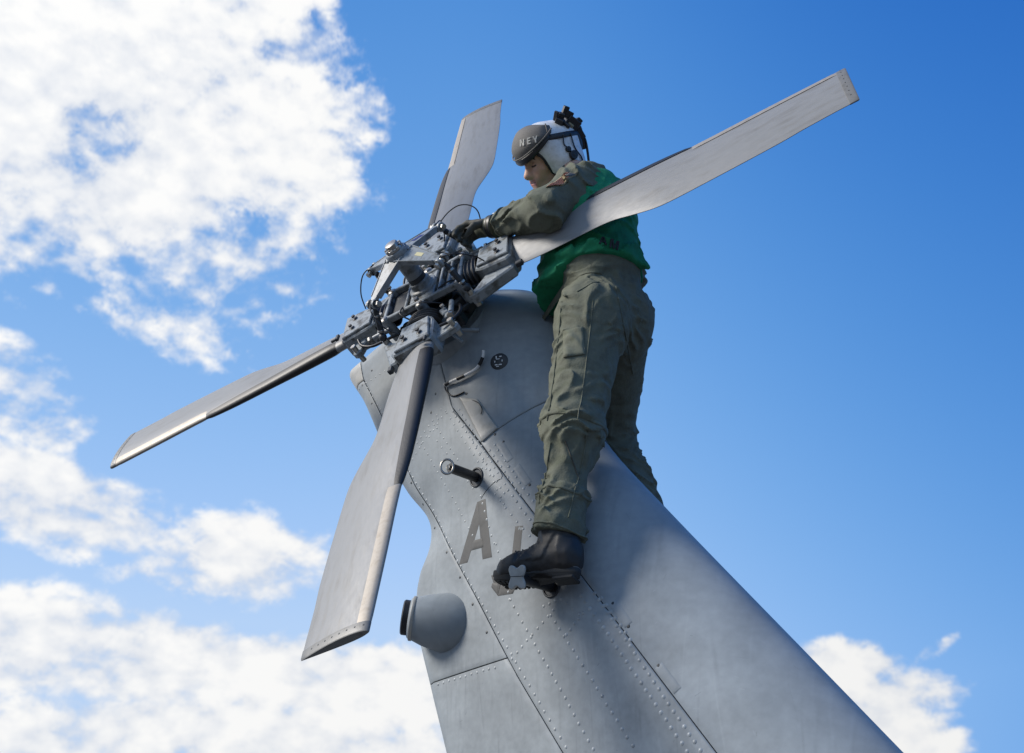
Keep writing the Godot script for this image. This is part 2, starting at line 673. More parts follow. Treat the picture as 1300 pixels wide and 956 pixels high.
# ---------------------------------------------------------------- sky
func make_sky() -> Sky:
	var big := FastNoiseLite.new()
	big.seed = 17; big.frequency = 2.1; big.fractal_octaves = 3
	var fb := FastNoiseLite.new()
	fb.seed = 41; fb.frequency = 5.5; fb.fractal_octaves = 7; fb.fractal_gain = 0.56; fb.fractal_lacunarity = 2.05
	fb.domain_warp_enabled = true
	fb.domain_warp_amplitude = 0.05
	fb.domain_warp_frequency = 4.0
	var fs := FastNoiseLite.new()
	fs.seed = 77; fs.frequency = 9.0; fs.fractal_octaves = 5
	var fd := FastNoiseLite.new()
	fd.seed = 90; fd.frequency = 60.0; fd.fractal_octaves = 4
	# cloud banks: azimuth, elevation (degrees), half widths, tilt, strength
	var banks := [
		[-27.5, 46.0, 9.0, 6.5, 0.0, 1.15], [-28.5, 35.6, 5.5, 2.3, 0.0, 1.15], [-17.5, 41.5, 5.3, 5.2, 0.0, 0.95], [-27.5, 39.5, 8.0, 5.5, 0.0, 1.4], [-19.0, 37.2, 6.3, 3.9, 0.0, 1.0],
		[-22.0, 34.6, 6.0, 2.6, -0.2, 0.85], [-31.0, 44.0, 8.0, 7.0, 0.0, 1.25], [-12.0, 43.0, 3.0, 4.0, 0.0, 0.5],
		[-27.0, 28.3, 4.0, 2.2, -0.3, 1.08],
		[-24.5, 23.8, 5.6, 2.1, -0.12, 1.4], [-15.0, 22.0, 5.0, 2.0, 0.05, 1.1], [-20.0, 22.6, 4.0, 1.1, 0.0, 1.0],
		[-21.0, 17.2, 8.0, 2.3, 0.0, 1.15], [-11.0, 17.0, 8.0, 1.8, 0.0, 1.05], [-15.0, 13.0, 14.0, 2.5, 0.0, 1.2], [-3.5, 15.5, 5.0, 1.7, 0.0, 0.85],
		[16.6, 16.8, 2.7, 1.3, 0.0, 1.1], [18.8, 15.6, 3.0, 1.2, 0.0, 1.0], [20.6, 17.1, 1.6, 0.4, 0.5, 0.7], [17.0, 13.5, 4.0, 2.0, 0.0, 1.1],
		[-60.0, 38.0, 22.0, 20.0, 0.0, 0.85], [-85.0, 24.0, 18.0, 10.0, 0.0, 0.8], [-70.0, 62.0, 20.0, 10.0, 0.0, 0.6], [-120.0, 40.0, 20.0, 10.0, 0.1, 0.6],
		[-150.0, 20.0, 22.0, 6.0, 0.0, 0.6], [150.0, 16.0, 14.0, 4.0, 0.0, 0.6], [60.0, 12.0, 10.0, 3.0, 0.0, 0.6],
	]
	var sun := sun_dir()
	var shade := func(az: float, el: float) -> Color:
		var ce := cos(el)
		var d := Vector3(sin(az) * ce, sin(el), -cos(az) * ce)
		var azd := rad_to_deg(az)
		var eld := rad_to_deg(el)
		# clear air: paler towards the horizon and the sun's side, deeper blue high up and away from it
		var off_sun := absf(wrapf(azd + 94.0, -180.0, 180.0))
		var lr := 0.264 - 0.054 * clampf(eld, 16.0, 58.0) - 1.5 * smoothstep(88.0, 137.0, off_sun)
		var red := minf(exp(lr), 0.46)
		var cc := Color(red, 0.95 * sqrt(red), minf(0.93, 1.13 * pow(red, 0.2)))
		var g := clampf((d.dot(sun) + 0.25) / 1.25, 0.0, 1.0)
		# clouds
		var cov := 0.0
		for b in banks:
			var da: float = azd - b[0]
			if da > 180.0:
				da -= 360.0
			elif da < -180.0:
				da += 360.0
			da *= ce
			if absf(da) > b[2] * 2.2 or absf(eld - b[1]) > b[3] * 2.2 + absf(b[4]) * b[2] * 2:
				continue
			var de: float = eld - b[1] - b[4] * da
			var q: float = (da / b[2]) * (da / b[2]) + (de / b[3]) * (de / b[3])
			cov = maxf(cov, b[5] * exp(-q * q * 0.55) )
		var p := d * 1.0
		p.y *= 1.7
		var n1 := fb.get_noise_3dv(p * 1.0)
		var n2 := fs.get_noise_3dv(p * 3.0 + Vector3(3, 1, 7))
		var dens := cov * 0.82 + n1 * 1.05 + n2 * 0.40 + fd.get_noise_3dv(p) * 0.13 - 0.37 + big.get_noise_3dv(p) * 0.18
		if cov < 0.05:
			dens -= 0.40 * (1.0 - cov / 0.05)
		dens -= (1.0 - minf(cov * 2.0, 1.0)) * 0.22
		var al := smoothstep(-0.10, 0.54, dens)
		al = al * (1.2 - 0.2 * al)
		if al > 0.0:
			var body := 0.5 + 0.5 * clampf(n1 * 1.6 + n2 * 1.2, -1.0, 1.0)
			var white := Color(0.62, 0.68, 0.79).lerp(Color(0.97, 0.97, 0.965), clampf(body * 0.95 + 0.22 * smoothstep(0.05, 0.7, dens), 0.0, 1.0))
			cc = cc.lerp(white * (0.92 + 0.16 * g), al)
		return cc
	var W := 4096
	var HH := 2048
	var cw := 1024
	var ch := 512
	var buf := PackedFloat32Array()
	buf.resize(cw * ch * 3)
	for j in ch:
		var el := (0.5 - (j + 0.5) / ch) * PI
		for i in cw:
			var o := (j * cw + i) * 3
			if el < -0.02:
				buf[o] = 0.30; buf[o + 1] = 0.42; buf[o + 2] = 0.55
				continue
			if j % 2 == 1 and el > 1.1 or (i % 2 == 1 and i > 180 and i < 844):
				var src := o - 3 if i % 2 == 1 else o - cw * 3
				for k in 3:
					buf[o + k] = buf[src + k]
				continue
			var cc: Color = shade.call(wrapf((i + 0.5) / cw * TAU, -PI, PI), el)
			buf[o] = cc.r; buf[o + 1] = cc.g; buf[o + 2] = cc.b
	var img := Image.create_from_data(cw, ch, false, Image.FORMAT_RGBF, buf.to_byte_array())
	img.resize(W, HH, Image.INTERPOLATE_BILINEAR)
	# the part of the sky in view, at full detail
	var half := int(W * 37.0 / 360.0)
	var y0 := int(HH * (0.5 - 54.0 / 180.0))
	var y1 := int(HH * (0.5 - 12.0 / 180.0))
	for side in 2:
		var vb := PackedFloat32Array()
		vb.resize(half * (y1 - y0) * 3)
		var o := 0
		for j in range(y0, y1):
			var el := (0.5 - (j + 0.5) / HH) * PI
			for i in half:
				var cc: Color = shade.call(((i + 0.5) / W if side == 0 else (i + 0.5 - half) / W) * TAU, el)
				vb[o] = cc.r; vb[o + 1] = cc.g; vb[o + 2] = cc.b
				o += 3
		var part := Image.create_from_data(half, y1 - y0, false, Image.FORMAT_RGBF, vb.to_byte_array())
		img.blit_rect(part, Rect2i(0, 0, half, y1 - y0), Vector2i(0 if side == 0 else W - half, y0))
	var pm := PanoramaSkyMaterial.new()
	pm.panorama = ImageTexture.create_from_image(img)
	var sky := Sky.new()
	sky.sky_material = pm
	return sky

func sun_dir() -> Vector3:
	var az := deg_to_rad(-101.0)
	var el := deg_to_rad(35.0)
	return Vector3(sin(az) * cos(el), sin(el), -cos(az) * cos(el))

# ---------------------------------------------------------------- pylon skin
const LE := [[-2.6, 1.93], [-1.6, 1.21], [-0.94, 0.735], [-0.65, 0.54], [-0.5, 0.492], [-0.3, 0.455], [-0.1, 0.415], [0.02, 0.35], [0.10, 0.26], [0.17, 0.14], [0.30, 0.08]]
const TE := [[-2.6, 0.2], [-1.6, -0.12], [-1.4, -0.185], [-1.2, -0.247], [-1.06, -0.262], [-0.98, -0.25], [-0.90, -0.213], [-0.82, -0.205], [-0.74, -0.235], [-0.62, -0.33], [-0.45, -0.435], [-0.12, -0.60], [0.02, -0.69], [0.09, -0.72], [0.30, -0.80]]
const TESEAM := [[-2.6, 0.99], [-1.485, 0.274], [-1.374, 0.209], [-1.139, 0.076], [-0.797, -0.136], [-0.649, -0.233], [-0.538, -0.288], [-0.225, -0.459], [-0.047, -0.558], [0.3, -0.75]]
const R0 := -0.34

func curve(T: Array, u: float) -> float:
	var m := T.size()
	if u <= T[0][0]:
		return T[0][1]
	if u >= T[m - 1][0]:
		return T[m - 1][1]
	var i := 0
	while T[i + 1][0] < u:
		i += 1
	var h: float = T[i + 1][0] - T[i][0]
	var t: float = (u - T[i][0]) / h
	var ia := maxi(i - 1, 0)
	var ib := mini(i + 2, m - 1)
	var s0: float = (T[i + 1][1] - T[ia][1]) / (T[i + 1][0] - T[ia][0])
	var s1: float = (T[ib][1] - T[i][1]) / (T[ib][0] - T[i][0])
	var e := 1.0 - t
	return T[i][1] * (1 + 2 * t) * e * e + h * s0 * t * e * e + T[i + 1][1] * t * t * (3 - 2 * t) + h * s1 * t * t * (t - 1)

func utop(a: float) -> float:
	return 0.125 + 0.12 * (a + 0.25) if a < 0 else 0.155 + 0.02 * a

func bulge(a: float, u: float) -> float:
	return 0.05 * exp(-pow((a - 0.12) / 0.2, 2) - pow((u + 0.12) / 0.22, 2))

func halft(a: float, u: float, le: float, te: float) -> float:
	var c := le - te
	var x := clampf((le - a) / c, 0.0, 1.0)
	var xn := minf(0.46 / c, 0.5)
	var t := 0.195
	if x < xn:
		t *= sqrt(maxf(0.0, 1 - pow(1 - x / xn, 2)))
	else:
		t -= (0.195 - 0.06) * pow((x - xn) / (1 - xn), 1.25)
	var d := 0.06 / c
	if x > 1 - d:
		t *= sqrt(maxf(0.0, 1 - pow((x - 1 + d) / d, 2)))
	var h := 0.07 if a < -0.1 else 0.07 + 0.13 * minf(1.0, (a + 0.1) / 0.3)
	var e := utop(a) - u
	if e <= 0:
		return 0.0
	if e < h:
		t *= sqrt(maxf(0.0, 1 - pow(1 - e / h, 2)))
	return t

# s in -1..1: nose at 0, trailing edge at +-1; + is the side seen
func skin_s(s: float, u: float, off := 0.0) -> Vector3:
	var le := curve(LE, u)
	var te := curve(TE, u)
	var a := le - s * s * (le - te)
	var t := halft(a, u, le, te)
	if s >= 0.0:
		return Vector3(a, u, R0 + t + bulge(a, u) * minf(1.0, t / 0.08) + off)
	return Vector3(a, u, R0 - t - off)

func on_skin(a: float, u: float, off := 0.0) -> Vector3:
	var le := curve(LE, u)
	var te := curve(TE, u)
	var t := halft(a, u, le, te)
	return Vector3(a, u, R0 + t + bulge(a, u) * minf(1.0, t / 0.08) + off)

func skin_n(a: float, u: float) -> Vector3:
	var e := 0.008
	var p := on_skin(a, u)
	return (on_skin(a + e, u) - p).cross(on_skin(a, u + e) - p).normalized()

func seam_le(u: float) -> float:
	if u < -0.43:
		return 0.012 + 0.675 * (-0.43 - u)
	return lerpf(0.012, -0.10, clampf((u + 0.43) / 0.45, 0, 1))

func s_of(a: float, u: float) -> float:
	var le := curve(LE, u)
	var te := curve(TE, u)
	return sqrt(clampf((le - a) / (le - te), 0.0, 1.0))

# a panel of skin between s limits sl(u), sr(u) and u limits lo(a), hi(a); rims turned in
func panel(sl: Callable, sr: Callable, lo: Callable, hi: Callable, nu: int, nv: int, out := Vector3(0, 0, 1)) -> MB:
	var mb := MB.new()
	var rows := []
	for j in range(-1, nv + 2):
		var row := PackedVector3Array()
		for i in range(-1, nu + 2):
			var fi := clampf(float(i) / nu, 0, 1)
			var fj := clampf(float(j) / nv, 0, 1)
			var u := -0.6
			var s := 0.0
			for k in 7:
				s = lerpf(sl.call(u), sr.call(u), fi)
				var le := curve(LE, u)
				var a := le - s * s * (le - curve(TE, u))
				var un := lerpf(lo.call(a), hi.call(a), fj)
				u = lerpf(u, un, 0.8)
			var rim := i < 0 or i > nu or j < 0 or j > nv
			row.append(skin_s(s, u, -0.005 if rim else 0.0))
		rows.append(row)
	mb.patch(rows, false, false, out)
	return mb

func build_pylon() -> void:
	var P := Transform3D(Basis.IDENTITY, Vector3(0, HUB.y, 0))
	# dark structure seen in the joints
	var core := MB.new()
	var rows := []
	for j in 61:
		var row := PackedVector3Array()
		for i in 81:
			var s := -1.0 + 2.0 * i / 80.0
			var le := 0.0
			var u := 0.0
			for k in 5:
				le = curve(LE, u)
				var a := le - s * s * (le - curve(TE, u))
				u = lerpf(-2.58, utop(a) - 0.012, j / 60.0)
			row.append(skin_s(s, u, -0.007))
		rows.append(row)
	core.patch(rows)
	obj("inner_structure", core, M.core, heli, P)
	var g := 0.0022
	var te_s := func(u: float) -> float: return s_of(curve(TESEAM, u), u)
	var cap_lo := func(_a: float) -> float: return -0.055
	var fair_u := func(a: float) -> float: return clampf(-0.613 + (a - 0.148) * 0.50, -0.70, -0.44)
	# main riveted panel
	var main_hi := func(a: float) -> float: return utop(a) - 0.001
	obj("riveted_side_panel", panel(func(u): return s_of(seam_le(u) - g, u), func(u): return s_of(curve(TESEAM, u) + g, u) if u < -0.06 else s_of(curve(TESEAM, -0.055) + g - (u + 0.055) * 0.2, u), func(_a): return -2.55, main_hi, 44, 100), M.paint, heli, P)
	# leading edge cover, wraps the nose
	obj("leading_edge_cover", panel(func(u): return s_of(seam_le(u) + g, u), func(u): return -s_of(seam_le(u) + 0.1, u), func(_a): return -2.55, func(a): return fair_u.call(a) - g, 60, 70, Vector3(1, 0, 0)), M.paint_b, heli, P)
	# gearbox fairing on top of the nose
	obj("gearbox_fairing", panel(func(u): return s_of(seam_le(u) + g, u), func(u): return -s_of(seam_le(u) + 0.1, u), func(a): return fair_u.call(a) + g, func(a): return utop(a) - 0.001, 70, 60, Vector3(1, 0, 0)), M.paint_b, heli, P)
	# trailing edge fairing, both sides round the edge
	obj("trailing_edge_fairing", panel(func(u): return s_of(curve(TESEAM, u) - g, u), func(_u): return 1.0, func(a): return -1.398 + g, func(a): return -0.055 - g, 16, 70), M.paint, heli, P)
	obj("trailing_edge_base", panel(func(u): return s_of(curve(TESEAM, u) - g, u), func(_u): return 1.0, func(a): return -2.55, func(a): return -1.398 - g, 16, 20), M.paint, heli, P)
	obj("tip_cap", panel(func(u): return s_of(curve(TESEAM, -0.055) - g - (u + 0.055) * 0.2, u), func(_u): return 1.0, func(a): return -0.055 + g, main_hi, 16, 14), M.paint_patch, heli, P)
	obj("far_side_panel", panel(func(_u): return -1.0, func(u): return -s_of(seam_le(u) + 0.1 - g, u), func(_a): return -2.55, main_hi, 30, 60, Vector3(0, 0, -1)), M.paint, heli, P)
	# joint line of the fairing corner plate: a raised plate
	var pl := MB.new()
	_skin_sheet(pl, [Vector2(0.050, -0.405), Vector2(0.150, -0.617), Vector2(0.212, -0.578), Vector2(0.128, -0.436)], 10, 14, 0.006)
	obj("corner_cover_plate", pl, M.paint_patch, heli, P)
	var lt := MB.new()
	# the letter A: two legs and a bar that meet edge to edge
	var ap := Vector2(0.130, -0.832)
	_skin_sheet(lt, [Vector2(0.010, -1.028), Vector2(0.055, -1.034), ap + Vector2(0.004, -0.060), ap + Vector2(-0.018, 0.0)], 3, 10, 0.0003)
	_skin_sheet(lt, [Vector2(0.131, -1.046), Vector2(0.176, -1.052), ap + Vector2(0.026, -0.004), ap + Vector2(-0.0165, -0.0005)], 3, 10, 0.0006)
	_skin_sheet(lt, [Vector2(0.073, -0.997), Vector2(0.137, -1.005), Vector2(0.134, -0.972), Vector2(0.087, -0.966)], 4, 3, 0.0009)
	obj("tail_letter_a", lt, M.letter, heli, P)
	var lu := MB.new()
	_skin_sheet(lu, [Vector2(0.2475, -1.160), Vector2(0.287, -1.168), Vector2(0.323, -0.986), Vector2(0.290, -0.980)], 3, 10, 0.0003)
	_skin_sheet(lu, [Vector2(0.194, -1.190), Vector2(0.262, -1.200), Vector2(0.288, -1.169), Vector2(0.212, -1.153)], 6, 3, 0.0006)
	_skin_sheet(lu, [Vector2(0.194, -1.189), Vector2(0.211, -1.154), Vector2(0.213, -1.120), Vector2(0.168, -1.113)], 3, 4, 0.0009)
	_skin_sheet(lu, [Vector2(0.194, -1.188), Vector2(0.200, -1.150), Vector2(0.172, -1.140), Vector2(0.167, -1.153)], 3, 3, 0.0012)
	obj("tail_letter_j", lu, M.letter, heli, P)
	# rivets: rows between two points of the skin
	var rv := MB.new()
	for r in rivet_rows():
		var cnt: int = r[4]
		for k in cnt:
			var f := float(k) / (cnt - 1)
			var a := lerpf(r[0], r[2], f) + rng.randf_range(-0.0012, 0.0012)
			var u := lerpf(r[1], r[3], f) + rng.randf_range(-0.0012, 0.0012)
			rv.col = Color.WHITE * rng.randf_range(0.68, 1.0)
			rv.dome(on_skin(a, u, -0.0002), skin_n(a, u), r[5] * 0.00122, r[5] * 0.00042)
	var ro := obj("rivets", rv, M.rivet, heli, P)
	ro.set_meta("kind", "stuff")
	var sc := MB.new()
	for q in [[-0.212, -0.714], [-0.142, -0.832], [-0.058, -0.959], [0.015, -1.074], [0.074, -1.185], [0.135, -1.295], [-0.263, -0.616], [-0.494, -0.037], [-0.566, -0.071], [-0.503, -0.181], [-0.363, -0.030], [-0.079, -0.336], [-0.109, -0.40], [0.079, -0.397], [0.20, -0.60], [0.645, -1.323], [0.694, -1.405], [0.784, -1.539], [0.235, -0.64], [0.345, -0.84]]:
		sc.dome(on_skin(q[0], q[1], -0.0003), skin_n(q[0], q[1]), 0.0062, 0.0016, 9)
	var so := obj("panel_screws", sc, M.hub_dark, heli, P)
	so.set_meta("kind", "stuff")
	# outlined hatch strips along the seam
	for q in [[0.219, -0.636, 0.267, -0.723], [0.293, -0.754, 0.341, -0.834], [0.645, -1.323, 0.694, -1.40], [0.784, -1.539, 0.838, -1.62]]:
		var a := Vector2(q[0], q[1])
		var b := Vector2(q[2], q[3])
		var d := (b - a).normalized()
		var nn := Vector2(-d.y, d.x) * 0.0135
		var hb := MB.new()
		_skin_sheet(hb, [a - nn, b - nn, b + nn, a + nn], 8, 3, 0.0009)
		obj("hinge_cover", hb, M.paint, heli, P)
	# edge of the doubler plate round the upper peg
	var de := MB.new()
	var dp := []
	for q in [[0.012, -0.445], [0.080, -0.53], [0.151, -0.632], [0.197, -0.706], [0.234, -0.768], [0.230, -0.786], [0.205, -0.792], [0.165, -0.807], [0.134, -0.827]]:
		dp.append(on_skin(q[0], q[1], 0.0002))
	de.tube(smooth(dp, 5), 0.0011, 6)
	obj("doubler_edge", de, M.core, heli, P)
	# round placard
	var pc := MB.new()
	var cen := on_skin(0.218, -0.301)
	var nn2 := skin_n(0.218, -0.301)
	pc.dome(cen, nn2, 0.034, 0.004, 24)
	var po := obj("round_placard", pc, M.black, heli, P)
	var tx := nn2.cross(Vector3.UP).normalized() * -1.0
	var tb := Basis(tx, nn2.cross(tx), nn2)
	var mk := MB.new()
	for q in [[-0.010, 0.017, 0.004, 0.010], [0.006, 0.018, 0.010, 0.004], [-0.004, 0.009, 0.012, 0.003], [-0.011, -0.014, 0.010, 0.004], [0.004, -0.015, 0.012, 0.004], [-0.006, -0.021, 0.010, 0.003], [0.012, 0.0, 0.003, 0.008], [-0.016, 0.0, 0.003, 0.008]]:
		mk.box(cen + nn2 * 0.0042 + tb * Vector3(q[0], q[1], 0), Vector3(q[2], q[3], 0.001), 0.0, tb)
		mk.mark()
	objs("placard_mark", mk, M.white, po)
	# foot pegs
	foot_peg(Vector2(0.117, -0.743), false, P)
	foot_peg(Vector2(0.426, -1.221), true, P)
	# sensor cone on the trailing edge
	var base := on_skin(-0.036, -1.212, -0.05)
	var tip := Vector3(-0.168, -1.192, -0.178)
	var ax := (tip - base).normalized()
	var L := (tip - base).length()
	var cb := Basis.looking_at(-ax, Vector3.UP)
	var cone := MB.new()
	cone.lathe([Vector2(0.030, -0.095), Vector2(0.066, -0.072), Vector2(0.092, -0.040), Vector2(0.104, -0.005), Vector2(0.103, L * 0.30), Vector2(0.087, L * 0.72), Vector2(0.072, L * 0.96), Vector2(0.071, L), Vector2(0.071, L), Vector2(0.066, L + 0.006), Vector2(0.0, L + 0.007)], 40, Transform3D(cb, base))
	var co := obj("sensor_cone", cone, M.paint_b, heli, P)
	var ce := MB.new()
	ce.lathe([Vector2(0.060, L + 0.004), Vector2(0.060, L + 0.026), Vector2(0.060, L + 0.026), Vector2(0.056, L + 0.030), Vector2(0.0, L + 0.030)], 30, Transform3D(cb, base))
	obj("sensor_window", ce, M.black, co)
	var cr := MB.new()
	cr.lathe([Vector2(0.074, L - 0.012), Vector2(0.0765, L - 0.010), Vector2(0.0765, L - 0.002), Vector2(0.074, L)], 36, Transform3D(cb, base))
	obj("sensor_ring", cr, M.paint_patch, co)
	# bonding cable down from the gearbox
	var cp := []
	for q in [[0.180, -0.262, 0.03], [0.170, -0.285, 0.022], [0.135, -0.318, 0.012], [0.076, -0.333, 0.014], [0.03, -0.335, 0.014], [-0.013, -0.335, 0.012]]:
		cp.append(on_skin(q[0], q[1], q[2]))
	var sp := smooth(cp, 6)
	var cw := MB.new()
	cw.tube(sp, 0.0058, 8)
	var cab := obj("bonding_cable", cw, M.white, heli, P)
	var cs := MB.new()
	for f in [[6, 11], [17, 22], [26, 30]]:
		cs.tube(sp.slice(f[0], mini(f[1], sp.size())), 0.0068, 8)
		cs.mark()
	objs("black_sleeve", cs, M.black, cab)
	var cw2 := MB.new()
	cw2.tube(smooth([on_skin(-0.013, -0.335, 0.012), on_skin(-0.012, -0.355, 0.006), on_skin(0.01, -0.383, 0.004), on_skin(0.036, -0.392, 0.004), on_skin(0.072, -0.389, 0.004)], 5), 0.003, 6)
	obj("thin_wire", cw2, M.black, cab)
	var st := MB.new()
	st.tube(smooth([on_skin(0.05, -0.405, 0.003), on_skin(0.10, -0.43, 0.004), on_skin(0.135, -0.455, 0.008), on_skin(0.15, -0.485, 0.009), on_skin(0.146, -0.505, 0.009)], 5), 0.0018, 6)
	obj("thin_wire", st, M.hub_dark, cab)
	# tail boom below the pylon (out of frame), so that the pylon stands on something
	var tb2 := MB.new()
	var br := []
	for j in 15:
		var f := j / 14.0
		var a := lerpf(-0.05, 5.2, f)
		var rr := lerpf(0.36, 0.62, f) * (0.55 if j == 0 else (0.85 if j == 1 else 1.0))
		var row := PackedVector3Array()
		for k in 32:
			var t := TAU * k / 32
			row.append(Vector3(a, -2.28 - lerpf(0.0, 0.25, f) + sin(t) * rr * 1.02, R0 + cos(t) * rr * 0.86))
		br.append(row)
	tb2.patch(br, true)
	tb2.flat(Array(br[0]), Vector3(1, -2.2, R0))
	tb2.flat(Array(br[14]), Vector3(1, -2.2, R0))
	obj("tail_boom", tb2, M.paint, heli, P)
	var tw := MB.new()
	tw.tube(PackedVector3Array([Vector3(0.9, -2.6, R0), Vector3(0.55, -3.30, R0)]), [0.06, 0.045], 14)
	var two := obj("tail_wheel_strut", tw, M.hub, heli, P)
	var ty := MB.new()
	ty.lathe([Vector2(0.05, -0.07), Vector2(0.14, -0.075), Vector2(0.185, -0.05), Vector2(0.195, 0.0), Vector2(0.185, 0.05), Vector2(0.14, 0.075), Vector2(0.05, 0.07)], 32, Transform3D(Basis.IDENTITY, Vector3(0.5, -3.455, R0)))
	obj("tyre", ty, M.rubber, two)

func smooth(pts: Array, sub: int) -> PackedVector3Array:
	var c := Curve3D.new()
	for i in pts.size():
		var a: Vector3 = pts[maxi(i - 1, 0)]
		var b: Vector3 = pts[mini(i + 1, pts.size() - 1)]
		c.add_point(pts[i], -(b - a) / 6.0, (b - a) / 6.0)
	var out := PackedVector3Array()
	for i in pts.size() - 1:
		for k in sub:
			out.append(c.sample(i, float(k) / sub))
	out.append(pts[pts.size() - 1])
	return out

# bilinear sheet in (a, u) laid on the skin with a rim turned down to it
func _skin_sheet(mb: MB, q: Array, nu: int, nv: int, off: float) -> void:
	var rows := []
	for j in range(-1, nv + 2):
		var row := PackedVector3Array()
		for i in range(-1, nu + 2):
			var fi := clampf(float(i) / nu, 0, 1)
			var fj := clampf(float(j) / nv, 0, 1)
			var p: Vector2 = q[0].lerp(q[1], fi).lerp(q[3].lerp(q[2], fi), fj)
			var rim := i < 0 or i > nu or j < 0 or j > nv
			row.append(on_skin(p.x, p.y, -0.001 if rim else off))
		rows.append(row)
	mb.patch(rows, false, false, Vector3(0, 0, 1))

func rivet_rows() -> Array:
	return [[-0.267,-0.575,0.273,-1.446,33,5.0],[0.273,-1.446,0.62,-2.0,20,5.0],[-0.177,-0.497,0.042,-0.878,14,4.0],[0.042,-0.878,0.085,-0.946,3,4.0],[-0.077,-0.477,0.027,-0.642,7,4.0],[-0.257,-0.508,-0.050,-0.414,9,4.0],[-0.239,-0.534,-0.070,-0.445,8,4.0],[0.015,-0.448,0.245,-0.845,16,4.5],[0.045,-0.452,0.261,-0.838,16,4.0],[-0.019,-0.441,0.148,-0.719,10,4.0],
		[0.201,-0.644,0.323,-0.848,9,5.0],[0.182,-0.661,0.309,-0.868,9,4.5],[0.323,-0.848,0.430,-1.014,7,5.0],[0.261,-0.838,0.401,-1.052,9,5.0],[0.203,-0.838,0.371,-1.062,8,4.5],[0.584,-1.278,0.767,-1.584,14,6.0],[0.767,-1.584,0.99,-1.95,17,6.0],[0.537,-1.276,0.726,-1.579,14,6.0],[0.726,-1.579,0.95,-1.95,17,6.0],[0.608,-1.300,0.698,-1.446,7,6.0],
		[0.415,-1.309,0.556,-1.539,10,5.5],[0.556,-1.539,0.80,-1.95,17,5.5],[0.313,-1.331,0.418,-1.515,8,5.5],[0.418,-1.515,0.66,-1.95,17,5.5],[0.246,-1.215,0.313,-1.331,5,5.0],[0.426,-1.296,0.242,-1.405,9,5.0],[0.543,-1.332,0.471,-1.384,5,5.5],[0.200,-1.012,0.250,-1.218,8,4.5],[0.131,-0.817,0.189,-1.008,7,4.5],[0.107,-0.601,0.245,-0.886,10,4.0],
		[0.070,-0.525,0.142,-0.659,5,4.0],[-0.023,-0.432,-0.126,-0.493,5,4.0],[-0.081,-0.528,0.092,-0.774,8,4.0],[-0.548,-0.072,-0.443,-0.236,7,3.5],[-0.443,-0.236,-0.28,-0.53,14,3.5],[-0.598,-0.071,-0.346,-0.084,9,3.5],[-0.108,-1.41,0.165,-1.416,11,4.5],[0.388,-1.275,0.460,-1.267,4,5.0],[0.460,-1.267,0.525,-1.333,4,5.0]]

func foot_peg(at: Vector2, with_plate: bool, P: Transform3D) -> void:
	var b := on_skin(at.x, at.y, -0.03)
	var out := Vector3(0.0, -0.03, 0.185) if with_plate else Vector3(-0.005, -0.022, 0.145)
	var dir := out.normalized()
	var tip := on_skin(at.x, at.y) + out
	var cup := MB.new()
	var n0 := skin_n(at.x, at.y)
	var bs := Basis.looking_at(-n0, Vector3.UP)
	cup.lathe([Vector2(0.036, -0.002), Vector2(0.036, 0.003), Vector2(0.033, 0.005), Vector2(0.029, 0.004), Vector2(0.028, -0.006)], 28, Transform3D(bs, on_skin(at.x, at.y)))
	cup.lathe([Vector2(0.030, 0.0012), Vector2(0.0, 0.0012)], 28, Transform3D(bs, on_skin(at.x, at.y)))
	var root := obj("foot_peg", cup, M.hub_dark, heli, P)
	var rod := MB.new()
	rod.tube(PackedVector3Array([b, on_skin(at.x, at.y), tip - dir * 0.004, tip]), [0.0175, 0.0175, 0.0175, 0.015], 20)
	obj("peg_rod", rod, M.black, root)
	if with_plate:
		var lp := PackedVector2Array()
		for k in 48:
			var t := TAU * k / 48
			var r := 0.034 + 0.009 * cos(4 * (t - PI / 4))
			lp.append(Vector2(cos(t) * r * 0.82, sin(t) * r * 1.08))
		var pb := Basis.looking_at(-Vector3(0.15, -0.25, 1.0).normalized(), Vector3(0.12, 1, 0))
		var pm := MB.new()
		pm.prism(lp, 0.0, 0.012, 0.003, Transform3D(pb, tip))
		var po := obj("peg_end_plate", pm, M.paint_patch, root)
		var gl := MB.new()
		gl.box(tip + pb * Vector3(0, 0.002, 0.0125), Vector3(0.05, 0.002, 0.001), 0.0, pb)
		obj("plate_groove", gl, M.hub_dark, po)
	else:
		var rg := MB.new()
		var rp := PackedVector3Array()
		var rb := Basis.looking_at(-Vector3(0.55, -0.1, 0.8).normalized(), Vector3.UP)
		for k in 25:
			var t := TAU * k / 24
			rp.append(tip + dir * 0.016 + rb * Vector3(cos(t) * 0.0215, sin(t) * 0.0265, 0))
		rg.tube(rp, 0.0042, 8, false)
		rg.tube(PackedVector3Array([tip - dir * 0.002, tip + dir * 0.012]), 0.008, 10)
		obj("peg_ring", rg, M.steel, root)

# ---------------------------------------------------------------- rotor
const B_LE := [[0.36, 0.074], [0.42, 0.083], [0.55, 0.088], [0.75, 0.088], [0.9, 0.086], [1.0, 0.082], [1.07, 0.075], [1.14, 0.064], [1.4, 0.062], [1.70, 0.058]]
const B_TE := [[0.36, -0.084], [0.42, -0.095], [0.55, -0.106], [0.72, -0.112], [0.79, -0.122], [0.86, -0.148], [0.92, -0.170], [0.98, -0.184], [1.1, -0.188], [1.40, -0.187], [1.50, -0.180], [1.70, -0.176]]

